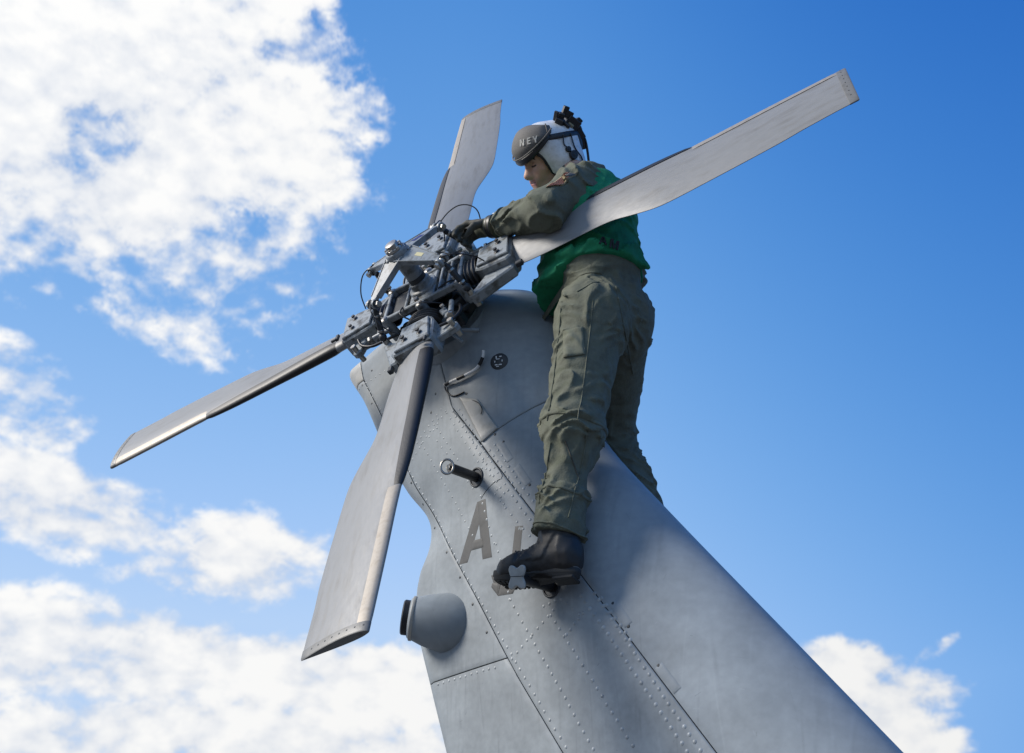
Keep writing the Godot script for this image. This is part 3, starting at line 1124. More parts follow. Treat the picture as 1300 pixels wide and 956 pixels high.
func blade_pt(s: float, x: float, side: float, grow := 0.0) -> Vector3:
	var le := curve(B_LE, s) + grow * 0.6
	var te := curve(B_TE, s)
	var c := le - te
	var th := lerpf(0.25, 0.105, smoothstep(0.36, 1.15, s))
	var yt := c * th * 5.0 * (0.2969 * sqrt(x) - 0.1260 * x - 0.3516 * x * x + 0.2843 * x * x * x - 0.1015 * x * x * x * x) + 0.0009
	yt += grow * minf(1.0, x * 30.0)
	var cp := le - x * c
	var pitch := deg_to_rad(lerpf(9.0, 2.4, clampf((s - 0.4) / 1.2, 0, 1)))
	var z := side * yt + 0.012 * sin(minf(x, 1.0) * PI) * c
	return Vector3(s, cp * cos(pitch) - z * sin(pitch), cp * sin(pitch) + z * cos(pitch))

func blade_ring(s: float, x0: float, x1: float, m: int, grow := 0.0) -> PackedVector3Array:
	# from x1 on the outer face round the nose to x1 on the inner face (x0 unused when 0)
	var row := PackedVector3Array()
	for i in m + 1:
		var t := 1.0 - float(i) / m
		row.append(blade_pt(s, x0 + (x1 - x0) * (1 - cos(t * PI * 0.5)), 1.0, grow))
	for i in range(1, m + 1):
		var t := float(i) / m
		row.append(blade_pt(s, x0 + (x1 - x0) * (1 - cos(t * PI * 0.5)), -1.0, grow))
	return row

func build_blade(k: int) -> void:
	var X := Transform3D(rotor * Basis(Vector3(0, 0, 1), deg_to_rad(ROT + 90.0 * k)), Vector3(0, HUB.y, 0))
	var mb := MB.new()
	var rows := []
	for j in 61:
		rows.append(blade_ring(lerpf(0.37, 1.664, j / 60.0), 0.0, 1.0, 16))
	mb.patch(rows, true)
	mb.flat(Array(rows[60]), X.basis * Vector3(1, 0, 0) * 0.0 + Vector3(1.0, 0, 0))
	var bl := obj("rotor_blade", mb, M.blade, heli, X)
	var label: String = ["blade reaching up to the right behind the crewman's arm", "blade pointing up behind the crewman's hand", "blade reaching down to the left, seen nearly edge on", "blade pointing down in front of the pylon"][k]
	bl.set_meta("label", "grey rotor " + label)
	# black leading edge boot
	var lb := MB.new()
	rows = []
	for j in 31:
		var s := lerpf(0.425, 1.118, j / 30.0)
		var g := 0.0002 if j == 0 or j == 30 else 0.0024
		rows.append(blade_ring(s, 0.0, clampf((curve(B_LE, s) - 0.046) / (curve(B_LE, s) - curve(B_TE, s)), 0.08, 0.26), 9, g))
	lb.patch(rows, false, false, Vector3(0, 1, 0))
	obj("leading_edge_boot", lb, M.rubber, bl)
	var ls := MB.new()
	rows = []
	for j in 21:
		var s := lerpf(1.121, 1.652, j / 20.0)
		var g := 0.0002 if j == 0 or j == 20 else 0.0018
		rows.append(blade_ring(s, 0.0, 0.155, 9, g))
	ls.patch(rows, false, false, Vector3(0, 1, 0))
	obj("leading_edge_strip", ls, M.strip, bl)
	# tip cap with a row of rivets
	var tc := MB.new()
	rows = []
	for q in [[1.648, 0.0004], [1.649, 0.0016], [1.676, 0.0016], [1.681, -0.001]]:
		rows.append(blade_ring(q[0], 0.0, 1.0, 16, q[1]))
	tc.patch(rows, true)
	tc.flat(Array(rows[3]), Vector3(1.0, 0, 0))
	var tco := obj("tip_cap", tc, M.tip, bl)
	var tr := MB.new()
	for i in 8:
		var x := 0.06 + i * 0.11
		var p := blade_pt(1.662, x, 1.0, 0.0014)
		tr.dome(p, Vector3(0, 0, 1), 0.0032, 0.0012)
		tr.mark()
	objs("tip_rivet", tr, M.hub_dark, tco)
	# root cuff
	var cu := MB.new()
	var cpoly := PackedVector2Array([Vector2(0.232, -0.060), Vector2(0.232, 0.062), Vector2(0.262, 0.078), Vector2(0.372, 0.086), Vector2(0.385, 0.078), Vector2(0.392, -0.078), Vector2(0.372, -0.094), Vector2(0.262, -0.078)])
	cu.prism(cpoly, -0.046, 0.036, 0.006, Transform3D.IDENTITY)
	var cuff := obj("blade_cuff", cu, M.hub, heli, X)
	var cp := MB.new()
	cp.prism(PackedVector2Array([Vector2(0.246, -0.058), Vector2(0.246, 0.060), Vector2(0.376, 0.078), Vector2(0.383, -0.070)]), 0.034, 0.047, 0.003, Transform3D.IDENTITY)
	obj("clamp_plate", cp, M.hub, cuff)
	# flank that tapers to the pitch horn lug
	var fl := MB.new()
	fl.prism(PackedVector2Array([Vector2(0.385, -0.090), Vector2(0.385, -0.118), Vector2(0.330, -0.138), Vector2(0.225, -0.176), Vector2(0.200, -0.172), Vector2(0.197, -0.152), Vector2(0.222, -0.138), Vector2(0.262, -0.076)]), -0.040, 0.006, 0.006, Transform3D.IDENTITY)
	obj("pitch_horn", fl, M.hub, cuff)
	var lug := MB.new()
	lug.lathe([Vector2(0.0, -0.05), Vector2(0.013, -0.05), Vector2(0.013, -0.05), Vector2(0.013, 0.022), Vector2(0.013, 0.022), Vector2(0.0, 0.022)], 14, Transform3D(Basis.IDENTITY, Vector3(0.210, -0.160, 0)))
	lug.hexa(Vector3(0.210, -0.160, 0.022), Vector3(0, 0, 1), 0.011, 0.008)
	obj("horn_bolt", lug, M.steel, cuff)
	# leading edge lug with damper fitting
	var lg := MB.new()
	lg.prism(PackedVector2Array([Vector2(0.285, 0.074), Vector2(0.292, 0.135), Vector2(0.300, 0.160), Vector2(0.320, 0.168), Vector2(0.336, 0.158), Vector2(0.338, 0.140), Vector2(0.352, 0.080)]), -0.022, 0.004, 0.004, Transform3D.IDENTITY)
	obj("balance_lug", lg, M.hub, cuff)
	var lg2 := MB.new()
	lg2.tube(PackedVector3Array([Vector3(0.318, 0.150, -0.045), Vector3(0.318, 0.150, 0.022)]), 0.0105, 12)
	lg2.hexa(Vector3(0.318, 0.150, 0.022), Vector3(0, 0, 1), 0.013, 0.009)
	obj("lug_bolt", lg2, M.steel, cuff)
	for y in [-0.032, 0.034]:
		var bo := MB.new()
		bo.lathe([Vector2(0.0115, 0.047), Vector2(0.0115, 0.049), Vector2(0.0, 0.0495)], 16, Transform3D(Basis.IDENTITY, Vector3(0.335, y, 0)))
		bo.hexa(Vector3(0.335, y, 0.056), Vector3(0, 0, 1), 0.0085, 0.007)
		obj("plate_bolt", bo, M.black, cuff)
	# little clips at the blade root
	var cl := MB.new()
	cl.box(Vector3(0.398, 0.060, 0.050), Vector3(0.014, 0.034, 0.012), 0.002)
	cl.box(Vector3(0.409, 0.0745, 0.0535), Vector3(0.026, 0.010, 0.010), 0.002)
	cl.mark()
	cl.box(Vector3(0.41, -0.110, 0.0), Vector3(0.03, 0.02, 0.02), 0.003)
	objs("root_clip", cl, M.hub_dark, cuff)
	# rubber bellows
	var be := MB.new()
	var prof := []
	for i in 25:
		var f := i / 24.0
		prof.append(Vector2(0.056 + 0.007 * sin(f * TAU * 4.0) + 0.012 * f, 0.160 + 0.076 * f))
	var bb := Basis(Vector3(0, 1, 0), Vector3(0, 0, 1), Vector3(1, 0, 0))
	be.lathe(prof, 32, Transform3D(bb, Vector3.ZERO), Vector2(1.08, 0.68))
	obj("rubber_bellows", be, M.rubber, heli, X)

func build_rotor() -> void:
	for k in 4:
		build_blade(k)
	var X := Transform3D(rotor * Basis(Vector3(0, 0, 1), deg_to_rad(ROT)), Vector3(0, HUB.y, 0))
	var I := Transform3D.IDENTITY
	# flex beams
	var f1 := MB.new()
	f1.box(Vector3(0, 0, 0.004), Vector3(0.42, 0.10, 0.026), 0.004)
	f1.mark()
	f1.box(Vector3(0, 0, -0.026), Vector3(0.10, 0.42, 0.026), 0.004)
	objs("flex_beam", f1, M.hub_dark, heli, X)
	# outer retention plate with pockets: floor, rims and ribs
	var pf := MB.new()
	pf.prism(PackedVector2Array([Vector2(-0.175, -0.098), Vector2(-0.06, -0.108), Vector2(0.06, -0.108), Vector2(0.175, -0.098), Vector2(0.175, 0.098), Vector2(0.06, 0.108), Vector2(-0.06, 0.108), Vector2(-0.175, 0.098)]), 0.016, 0.026, 0.002, I)
	var plate := obj("retention_plate", pf, M.hub_dark, heli, X)
	var rim := MB.new()
	for s in [-1, 1]:
		rim.box(Vector3(0, s * 0.098, 0.034), Vector3(0.352, 0.018, 0.026), 0.003)
		rim.box(Vector3(s * 0.168, 0, 0.034), Vector3(0.016, 0.180, 0.0255), 0.003)
	for x in [-0.074, 0.078, 0.120]:
		rim.box(Vector3(x, 0, 0.0335), Vector3(0.012, 0.180, 0.024), 0.003)
	obj("plate_ribs", rim, M.hub, plate)
	var boss := MB.new()
	boss.prism(PackedVector2Array([Vector2(-0.056, -0.086), Vector2(0.056, -0.086), Vector2(0.056, 0.086), Vector2(-0.056, 0.086)]), 0.025, 0.044, 0.004, I)
	obj("plate_boss", boss, M.hub, plate)
	for q in [[-0.168, -0.098], [0.168, -0.098], [-0.168, 0.098], [0.168, 0.098], [0.0, -0.118], [0.0, 0.118]]:
		var lu := MB.new()
		lu.lathe([Vector2(0.021, -0.05), Vector2(0.021, 0.042), Vector2(0.018, 0.046), Vector2(0.018, 0.046), Vector2(0.0, 0.046)], 20, Transform3D(Basis.IDENTITY, Vector3(q[0], q[1], 0)))
		obj("bolt_boss", lu, M.hub, plate)
		var b := MB.new()
		b.lathe([Vector2(0.014, 0.046), Vector2(0.014, 0.049), Vector2(0.0, 0.049)], 16, Transform3D(Basis.IDENTITY, Vector3(q[0], q[1], 0)))
		b.hexa(Vector3(q[0], q[1], 0.061), Vector3(0, 0, 1), 0.0115, 0.012)
		b.lathe([Vector2(0.006, 0.061), Vector2(0.006, 0.069), Vector2(0.0, 0.07)], 10, Transform3D(Basis.IDENTITY, Vector3(q[0], q[1], 0)))
		obj("hub_bolt", b, M.steel, plate)
	# second plate below, crosswise
	var p2 := MB.new()
	p2.prism(PackedVector2Array([Vector2(-0.098, -0.175), Vector2(0.098, -0.175), Vector2(0.108, -0.06), Vector2(0.108, 0.06), Vector2(0.098, 0.175), Vector2(-0.098, 0.175), Vector2(-0.108, 0.06), Vector2(-0.108, -0.06)]), -0.060, -0.040, 0.004, I)
	obj("inner_plate", p2, M.hub, heli, X)
	# shaft and collar
	var sh := MB.new()
	sh.lathe([Vector2(0.060, 0.042), Vector2(0.060, 0.050), Vector2(0.056, 0.054), Vector2(0.056, 0.054), Vector2(0.046, 0.056), Vector2(0.043, 0.060), Vector2(0.043, 0.076), Vector2(0.040, 0.080), Vector2(0.040, 0.080), Vector2(0.034, 0.081), Vector2(0.034, 0.205)], 36, I)
	var shaft := obj("pitch_shaft", sh, M.hub, heli, X)
	var shd := MB.new()
	shd.lathe([Vector2(0.0348, 0.082), Vector2(0.0352, 0.086), Vector2(0.0352, 0.098), Vector2(0.0346, 0.102)], 36, I)
	obj("shaft_seal", shd, M.hub_dark, shaft)
	# pitch beam: four arms on the shaft
	var hubm := MB.new()
	hubm.lathe([Vector2(0.040, 0.196), Vector2(0.046, 0.202), Vector2(0.046, 0.226), Vector2(0.040, 0.232), Vector2(0.040, 0.232), Vector2(0.030, 0.234), Vector2(0.030, 0.234), Vector2(0.030, 0.238)], 30, I)
	var beam := obj("pitch_beam", hubm, M.hub, heli, X)
	var nut := MB.new()
	nut.lathe([Vector2(0.035, 0.232), Vector2(0.035, 0.240), Vector2(0.031, 0.243), Vector2(0.031, 0.243), Vector2(0.026, 0.243), Vector2(0.026, 0.258), Vector2(0.023, 0.261), Vector2(0.0, 0.262)], 26, I)
	for i in 8:
		var t := TAU * i / 8
		nut.box(Vector3(cos(t) * 0.0325, sin(t) * 0.0325, 0.241), Vector3(0.010, 0.012, 0.014), 0.002, Basis(Vector3(0, 0, 1), t))
	obj("shaft_nut", nut, M.steel, beam)
	for k in 4:
		var T := Transform3D(Basis(Vector3(0, 0, 1), deg_to_rad(-34.0 + 90.0 * k)), Vector3.ZERO)
		var tilt := Transform3D(T.basis * Basis(Vector3(0, 1, 0), atan2(0.055, 0.225)), T * Vector3(0, 0, 0.212))
		var ar := MB.new()
		ar.prism(PackedVector2Array([Vector2(0.018, -0.050), Vector2(0.060, -0.040), Vector2(0.195, -0.017), Vector2(0.214, -0.014), Vector2(0.214, 0.014), Vector2(0.195, 0.017), Vector2(0.060, 0.040), Vector2(0.018, 0.050)]), -0.008, 0.008, 0.002, tilt)
		# raised edge flanges
		for s in [-1, 1]:
			var d := Vector2(0.195, s * 0.017) - Vector2(0.030, s * 0.046)
			var mid := Vector2(0.1125, s * 0.0318)
			ar.box(tilt * Vector3(mid.x, mid.y, -0.001), Vector3(d.length(), 0.0055, 0.024), 0.002, tilt.basis * Basis(Vector3(0, 0, 1), d.angle()))
		var arm := obj("pitch_arm", ar, M.hub, heli, X)
		var en := MB.new()
		for s in [-1, 1]:
			en.lathe([Vector2(0.017, -0.006), Vector2(0.019, -0.004), Vector2(0.019, 0.004), Vector2(0.017, 0.006), Vector2(0.017, 0.006), Vector2(0.0, 0.006)], 18, Transform3D(tilt.basis * Basis(Vector3(1, 0, 0), PI / 2), tilt * Vector3(0.222, s * 0.015, -0.004)))
		en.tube(PackedVector3Array([tilt * Vector3(0.222, -0.028, -0.004), tilt * Vector3(0.222, 0.028, -0.004)]), 0.008, 12)
		obj("arm_clevis", en, M.hub, arm)
		var eb := MB.new()
		eb.hexa(tilt * Vector3(0.222, 0.030, -0.004), tilt.basis * Vector3(0, 1, 0), 0.0125, 0.010)
		eb.hexa(tilt * Vector3(0.222, -0.036, -0.004), tilt.basis * Vector3(0, 1, 0), 0.0125, 0.010)
		eb.ball(tilt * Vector3(0.222, 0, -0.004), Vector3(0.013, 0.013, 0.013), Basis.IDENTITY, 12, 8)
		obj("clevis_bolt", eb, M.steel, arm)
		if k == 0:
			var pt := MB.new()
			pt.box(tilt * Vector3(0.112, 0.004, 0.0085), Vector3(0.036, 0.018, 0.001), 0.0, tilt.basis)
			obj("yellow_mark", pt, M.yellow, arm)
		if k == 1:
			var pt := MB.new()
			pt.box(tilt * Vector3(0.112, 0.0, 0.0085), Vector3(0.050, 0.024, 0.001), 0.0, tilt.basis)
			obj("blue_mark", pt, M.navy, arm)
		# pitch link down to the horn of the blade ahead
		var top := tilt * Vector3(0.222, 0, -0.004)
		var bot := Basis(Vector3(0, 0, 1), deg_to_rad(90.0 * k)) * Vector3(0.210, -0.160, 0.035)
		var lk := MB.new()
		var dl := (bot - top).normalized()
		lk.tube(PackedVector3Array([top, top + dl * 0.028, top + dl * 0.030, bot - dl * 0.030, bot - dl * 0.028, bot]), [0.0075, 0.0075, 0.0115, 0.0115, 0.0075, 0.0075], 12)
		lk.ball(bot, Vector3(0.016, 0.016, 0.016), Basis.IDENTITY, 12, 8)
		var lo := obj("pitch_link", lk, M.hub_dark, heli, X)
		var ln := MB.new()
		ln.hexa(top + dl * 0.042, dl, 0.0135, 0.010)
		ln.mark()
		ln.hexa(bot - dl * 0.030, dl, 0.0135, 0.010)
		objs("link_nut", ln, M.steel, lo)
		# safety cable from the arm end to the cuff, standing off in a bow
		var R4 := Basis(Vector3(0, 0, 1), deg_to_rad(90.0 * k))
		var ca := MB.new()
		var w1 := R4 * Vector3(0.285, -0.060, 0.050)
		ca.tube(smooth([top + T.basis.z * 0.016, top.lerp(w1, 0.3) + T.basis.z * 0.03 + T.basis.x * 0.03, top.lerp(w1, 0.7) + T.basis.z * 0.02 + T.basis.x * 0.03, w1], 6), 0.0026, 6)
		obj("bonding_wire", ca, M.black, heli, X)
		# hose looping under the cuff
		var ho := MB.new()
		ho.tube(smooth([R4 * Vector3(0.12, 0.115, -0.03), R4 * Vector3(0.17, 0.150, -0.01), R4 * Vector3(0.24, 0.165, 0.0), R4 * Vector3(0.29, 0.140, 0.01), R4 * Vector3(0.31, 0.10, 0.02)], 6), 0.006, 8)
		obj("hose", ho, M.black, heli, X)
		var br := MB.new()
		br.box(R4 * Vector3(0.200, 0.098, 0.004), Vector3(0.05, 0.028, 0.022), 0.004, R4 * Basis(Vector3(0, 0, 1), 0.5))
		br.box(R4 * Vector3(0.232, 0.112, -0.006), Vector3(0.03, 0.016, 0.034), 0.003, R4)
		br.tube(PackedVector3Array([R4 * Vector3(0.16, 0.128, 0.012), R4 * Vector3(0.235, 0.134, 0.012)]), 0.010, 12)
		obj("wire_bracket", br, M.hub, heli, X)
		var bn := MB.new()
		bn.hexa(R4 * Vector3(0.245, 0.134, 0.012), R4 * Vector3(1, 0, 0), 0.014, 0.012)
		bn.mark()
		bn.hexa(R4 * Vector3(0.19, 0.10, 0.024), Vector3(0, 0, 1), 0.009, 0.009)
		objs("bracket_nut", bn, M.steel, heli, X)
	# bow of wire standing over the crewman's hand
	var bw := MB.new()
	bw.tube(smooth([Vector3(0.135, 0.200, 0.165), Vector3(0.17, 0.232, 0.170), Vector3(0.215, 0.245, 0.168), Vector3(0.258, 0.232, 0.150), Vector3(0.278, 0.205, 0.120), Vector3(0.26, 0.17, 0.06)], 8), 0.0026, 6)
	obj("bow_wire", bw, M.black, heli, X)
	# output housing behind the hub
	var oh := MB.new()
	oh.lathe([Vector2(0.175, -0.20), Vector2(0.172, -0.150), Vector2(0.160, -0.136), Vector2(0.160, -0.136), Vector2(0.135, -0.134), Vector2(0.128, -0.126), Vector2(0.128, -0.126)], 48, I)
	obj("gearbox_flange", oh, M.paint_b, heli, X)
	var od := MB.new()
	od.lathe([Vector2(0.126, -0.15), Vector2(0.126, -0.095), Vector2(0.121, -0.090), Vector2(0.121, -0.090), Vector2(0.085, -0.088), Vector2(0.080, -0.08), Vector2(0.080, -0.06), Vector2(0.074, -0.056), Vector2(0.074, -0.02)], 40, I)
	var odo := obj("output_housing", od, M.hub_dark, heli, X)
	for i in 12:
		var t := TAU * i / 12
		var hb := MB.new()
		hb.hexa(Vector3(cos(t) * 0.105, sin(t) * 0.105, -0.079), Vector3(0, 0, 1), 0.009, 0.010)
		obj("housing_bolt", hb, M.black, odo)
	var cl := MB.new()
	for q in [[0.13, -0.05, 40.0], [0.09, -0.12, -20.0], [0.155, 0.02, 10.0]]:
		cl.box(Vector3(q[0], q[1], -0.085), Vector3(0.055, 0.035, 0.05), 0.005, Basis(Vector3(0, 0, 1), deg_to_rad(q[2])))
		cl.mark()
	cl.tube(smooth([Vector3(0.06, -0.13, -0.06), Vector3(0.11, -0.15, -0.045), Vector3(0.16, -0.11, -0.05), Vector3(0.17, -0.03, -0.08)], 6), 0.008, 8)
	cl.mark()
	cl.tube(smooth([Vector3(-0.05, -0.14, -0.06), Vector3(0.0, -0.17, -0.05), Vector3(0.06, -0.165, -0.06), Vector3(0.10, -0.12, -0.09)], 6), 0.007, 8)
	objs("control_linkage", cl, M.hub_dark, heli, X)
	for q in [[-0.10, -0.115, 0.0], [0.10, -0.10, 35.0], [-0.115, 0.09, 60.0], [0.12, 0.10, -30.0]]:
		var yk := MB.new()
		yk.box(Vector3(q[0], q[1], -0.045), Vector3(0.085, 0.050, 0.060), 0.008, Basis(Vector3(0, 0, 1), deg_to_rad(q[2])))
		yk.tube(PackedVector3Array([Vector3(q[0], q[1], -0.075), Vector3(q[0], q[1], -0.005)]), 0.014, 14)
		obj("swash_yoke", yk, M.hub_dark, heli, X)
	for k in 3:
		var lw := MB.new()
		var a0 := -2.3 + 0.75 * k
		lw.tube(smooth([Vector3(cos(a0) * 0.12, sin(a0) * 0.12, 0.05), Vector3(cos(a0 + 0.25) * 0.165, sin(a0 + 0.25) * 0.165, 0.055), Vector3(cos(a0 + 0.5) * 0.175, sin(a0 + 0.5) * 0.175, 0.02), Vector3(cos(a0 + 0.65) * 0.14, sin(a0 + 0.65) * 0.14, -0.03)], 6), 0.0032, 6)
		obj("lock_wire", lw, M.black, heli, X)
	var rod := MB.new()
	rod.tube(PackedVector3Array([Vector3(0.02, -0.16, -0.07), Vector3(0.16, -0.19, -0.13)]), 0.008, 10)
	rod.mark()
	rod.tube(PackedVector3Array([Vector3(0.06, -0.19, -0.09), Vector3(0.10, -0.235, -0.12)]), 0.006, 10)
	objs("control_rod", rod, M.hub, heli, X)

# ---------------------------------------------------------------- the crewman
const FOOT := Vector3(0.45, -1.27, -0.30)
var fold: FastNoiseLite
var fold2: FastNoiseLite
var person: Node3D

# folds of cloth: crests that wander across dir (cycles per metre), stronger in some places than others
func folds(p: Vector3, dir: Vector3, amp: float) -> float:
	var ph := p.dot(dir) + fold2.get_noise_3dv(p * 1.3) * 1.5 + fold.get_noise_3dv(p * 0.7) * 0.7
	var s := 0.5 + 0.5 * cos(TAU * ph)
	s = pow(s, 2.4)
	var m := smoothstep(-0.30, 0.35, fold2.get_noise_3dv(p * 1.9 + Vector3(7, 0, 2)))
	return -amp * 1.0 * (s * (0.14 + 0.86 * m) - 0.2)

func wrinkle(p: Vector3, amp: float) -> float:
	return -amp * (0.5 - absf(fold.get_noise_3dv(p * 3.0)) * 1.6)

func band(x: float, c: float, w: float) -> float:
	return exp(-pow((x - c) / w, 2))

func pobj(called: String, mb: MB, m: Material, parent: Node = null) -> MeshInstance3D:
	if parent == null:
		return obj(called, mb, m, person, Transform3D(Basis.IDENTITY, -FOOT))
	return obj(called, mb, m, parent)

func build_person() -> void:
	person = thing("person", "crewman in olive flight suit, green vest and white helmet astride the grey tail pylon", "person", HUB + craft * FOOT, craft)
	fold = FastNoiseLite.new()
	fold.seed = 4; fold.frequency = 6.0; fold.fractal_type = FastNoiseLite.FRACTAL_NONE
	fold2 = FastNoiseLite.new()
	fold2.seed = 9; fold2.frequency = 4.0; fold2.fractal_type = FastNoiseLite.FRACTAL_NONE
	# joints
	var l_hip := Vector3(0.612, -0.265, -0.155)
	var r_hip := Vector3(0.642, -0.20, -0.30)
	var l_knee := Vector3(0.572, -0.745, -0.075)
	var l_ank := Vector3(0.512, -1.118, -0.055)
	var r_knee := Vector3(0.405, -0.48, -0.60)
	var r_ank := Vector3(0.555, -0.92, -0.60)
	var waist := Vector3(0.628, -0.02, -0.20)
	var chest := Vector3(0.622, 0.20, -0.17)
	var c7 := Vector3(0.630, 0.37, -0.14)
	var l_sh := Vector3(0.612, 0.27, -0.075)
	var l_el := Vector3(0.556, 0.125, 0.040)
	var l_wr := Vector3(0.290, 0.200, 0.0)
	var r_sh := Vector3(0.63, 0.30, -0.29)
	var r_el := Vector3(0.60, 0.10, -0.46)
	var r_wr := Vector3(0.47, 0.02, -0.50)
	var lat := Vector3(-0.45, 0.0, 0.89)
	var back := Vector3(0.87, 0, 0.47)
	var head_c := Vector3(0.477, 0.532, -0.115)
	var hf := Vector3(-0.60, -0.53, 0.60).normalized()
	var hup := Vector3(0.15, 0.70, 0.64)
	var hu := (hup - hf * hup.dot(hf)).normalized()
	var hb := Basis(hu.cross(hf), hu, hf)
	var HT := Transform3D(hb * 0.93, head_c)

	# ---- body: head with a face, neck, trunk and limbs, one mesh
	var body := MB.new()
	var bs := Sdf.new()
	bs.add(l_hip, l_knee, 0.080, 0.050); bs.add(l_knee, l_ank, 0.046, 0.034); bs.add(r_hip, r_knee, 0.080, 0.050); bs.add(r_knee, r_ank, 0.046, 0.034)
	bs.add(l_hip, r_hip, 0.09, 0.09); bs.add((l_hip + r_hip) * 0.5, chest, 0.10, 0.11); bs.add(chest, c7 + Vector3(0, -0.06, 0), 0.11, 0.055); bs.add(l_sh, r_sh, 0.055, 0.055)
	bs.add(l_sh, l_el, 0.05, 0.04); bs.add(l_el, l_wr, 0.04, 0.026); bs.add(r_sh, r_el, 0.05, 0.04); bs.add(r_el, r_wr, 0.04, 0.026)
	bs.add(c7, HT * Vector3(0, -0.05, -0.02), 0.058, 0.055)
	body.col = Color(0.52, 0.31, 0.22)
	bs.nets(body, Vector3(0.15, -1.2, -0.75), Vector3(0.95, 0.56, 0.2), 0.02)
	var hs := Sdf.new()
	hs.K = 0.022
	hs.add(Vector3(0, 0.045, -0.025), Vector3(0, 0.04, 0.022), 0.078, 0.078)
	hs.add(Vector3(0, 0.02, 0.040), Vector3(0, -0.065, 0.048), 0.058, 0.043, Vector3(1, 0, 0), 1.08)
	for sx in [-1.0, 1.0]:
		hs.add(Vector3(0.050 * sx, -0.035, -0.005), Vector3(0.016 * sx, -0.090, 0.060), 0.030, 0.022)
		hs.add(Vector3(0.040 * sx, -0.010, 0.062), Vector3(0.028 * sx, -0.035, 0.072), 0.026, 0.020)
		hs.add(Vector3(0.014 * sx, 0.036, 0.092), Vector3(0.046 * sx, 0.036, 0.076), 0.011, 0.010)
		hs.add(Vector3(0.010 * sx, -0.027, 0.106), Vector3(0.012 * sx, -0.029, 0.103), 0.009, 0.008)
	hs.add(Vector3(0, 0.024, 0.092), Vector3(0, -0.022, 0.119), 0.009, 0.0125)
	hs.add(Vector3(-0.018, -0.052, 0.089), Vector3(0.018, -0.052, 0.089), 0.0085, 0.0085)
	hs.add(Vector3(-0.016, -0.063, 0.088), Vector3(0.016, -0.063, 0.088), 0.009, 0.009)
	hs.add(Vector3(-0.008, -0.090, 0.074), Vector3(0.008, -0.090, 0.074), 0.021, 0.021)
	hs.add(Vector3(0, -0.06, -0.03), Vector3(0, -0.13, -0.045), 0.056, 0.058)
	hs.post = func(p: Vector3, d: float) -> float:
		var q := Vector3(absf(p.x), p.y, p.z)
		var e := (q - Vector3(0.033, 0.016, 0.108)).length() - 0.021
		var h := maxf(0.012 - absf(-e - d), 0.0) / 0.012
		d = maxf(d, -e) + h * h * 0.003
		d = minf(d, (q - Vector3(0.032, 0.015, 0.0795)).length() - 0.0145)
		# line between the lips
		d += 0.004 * exp(-pow((p.y + 0.0575) / 0.0022, 2)) * (1.0 if q.x < 0.024 and p.z > 0.07 else 0.0)
		return d
	var face_col := func(p: Vector3) -> Color:
		var c := Color(0.56, 0.33, 0.235)
		var q := Vector3(absf(p.x), p.y, p.z)
		if p.y < -0.035 and p.z > 0.01:
			c = c.lerp(Color(0.36, 0.22, 0.17), 0.6 * smoothstep(-0.035, -0.06, p.y))
		if absf(p.y + 0.0575) < 0.0125 and q.x < 0.025 and p.z > 0.08:
			c = Color(0.46, 0.19, 0.16)
		if absf(p.y + 0.0575) < 0.002 and q.x < 0.024 and p.z > 0.07:
			c = Color(0.12, 0.05, 0.04)
		var by := 0.036 + 0.010 * sin(clampf((q.x - 0.012) / 0.045, 0, 1) * PI)
		if absf(p.y - by) < 0.0055 and q.x > 0.010 and q.x < 0.056 and p.z > 0.05:
			c = Color(0.03, 0.02, 0.015)
		if absf(p.y - 0.0095) < 0.0026 and q.x > 0.018 and q.x < 0.047 and p.z > 0.06:
			c = Color(0.02, 0.014, 0.012)
		return c
	var hm := MB.new()
	hs.nets(hm, Vector3(-0.10, -0.16, -0.12), Vector3(0.10, 0.14, 0.15), 0.0036, 0.02, face_col)
	var b0 := body.v.size()
	for i in hm.v.size():
		body.v.append(HT * (hm.v[i] + Vector3(0.002, -0.016, 0.010))); body.n.append(hb * hm.n[i]); body.c.append(hm.c[i])
	for i in hm.idx:
		body.idx.append(b0 + i)
	pobj("body", body, M.skin)

	# ---- flight suit
	var su := Sdf.new()
	su.K = 0.045
	su.add(l_hip, r_hip, 0.118, 0.110)                                   # 0 pelvis
	su.add(l_hip + back * 0.035, l_hip + back * 0.03 + Vector3(0, -0.05, 0), 0.104, 0.102)   # 1
	su.add(r_hip + back * 0.010, r_hip + back * 0.005 + Vector3(0, -0.05, 0), 0.098, 0.095)   # 2
	su.add((l_hip + r_hip) * 0.5 + Vector3(0, 0.06, 0), waist, 0.124, 0.128, lat, 1.12)      # 3
	su.add(waist, chest, 0.118, 0.122, lat, 1.12)                        # 4
	su.add(l_hip, l_knee, 0.124, 0.094)                                  # 5 left thigh
	su.add(l_knee, l_ank, 0.090, 0.070)                                  # 6 left shin
	su.add(r_hip, r_knee, 0.122, 0.094)                                  # 7
	su.add(r_knee, r_ank, 0.098, 0.084)                                  # 8
	su.add(l_sh + Vector3(0.012, 0.0, 0.0), l_el, 0.090, 0.073)                                     # 9
	su.add(l_el, l_wr, 0.072, 0.047)                                     # 10
	su.add(r_sh, r_el, 0.078, 0.066)                                     # 11
	su.add(r_el, r_wr, 0.064, 0.045)                                     # 12
	su.add(l_sh, c7 + Vector3(0.0, -0.05, -0.02), 0.080, 0.085)          # 13
	su.add(r_sh, c7 + Vector3(0.0, -0.05, -0.02), 0.075, 0.085)          # 14
	su.add(c7 + Vector3(0, -0.04, 0), HT * Vector3(0, -0.095, -0.03), 0.078, 0.068) # 15 collar
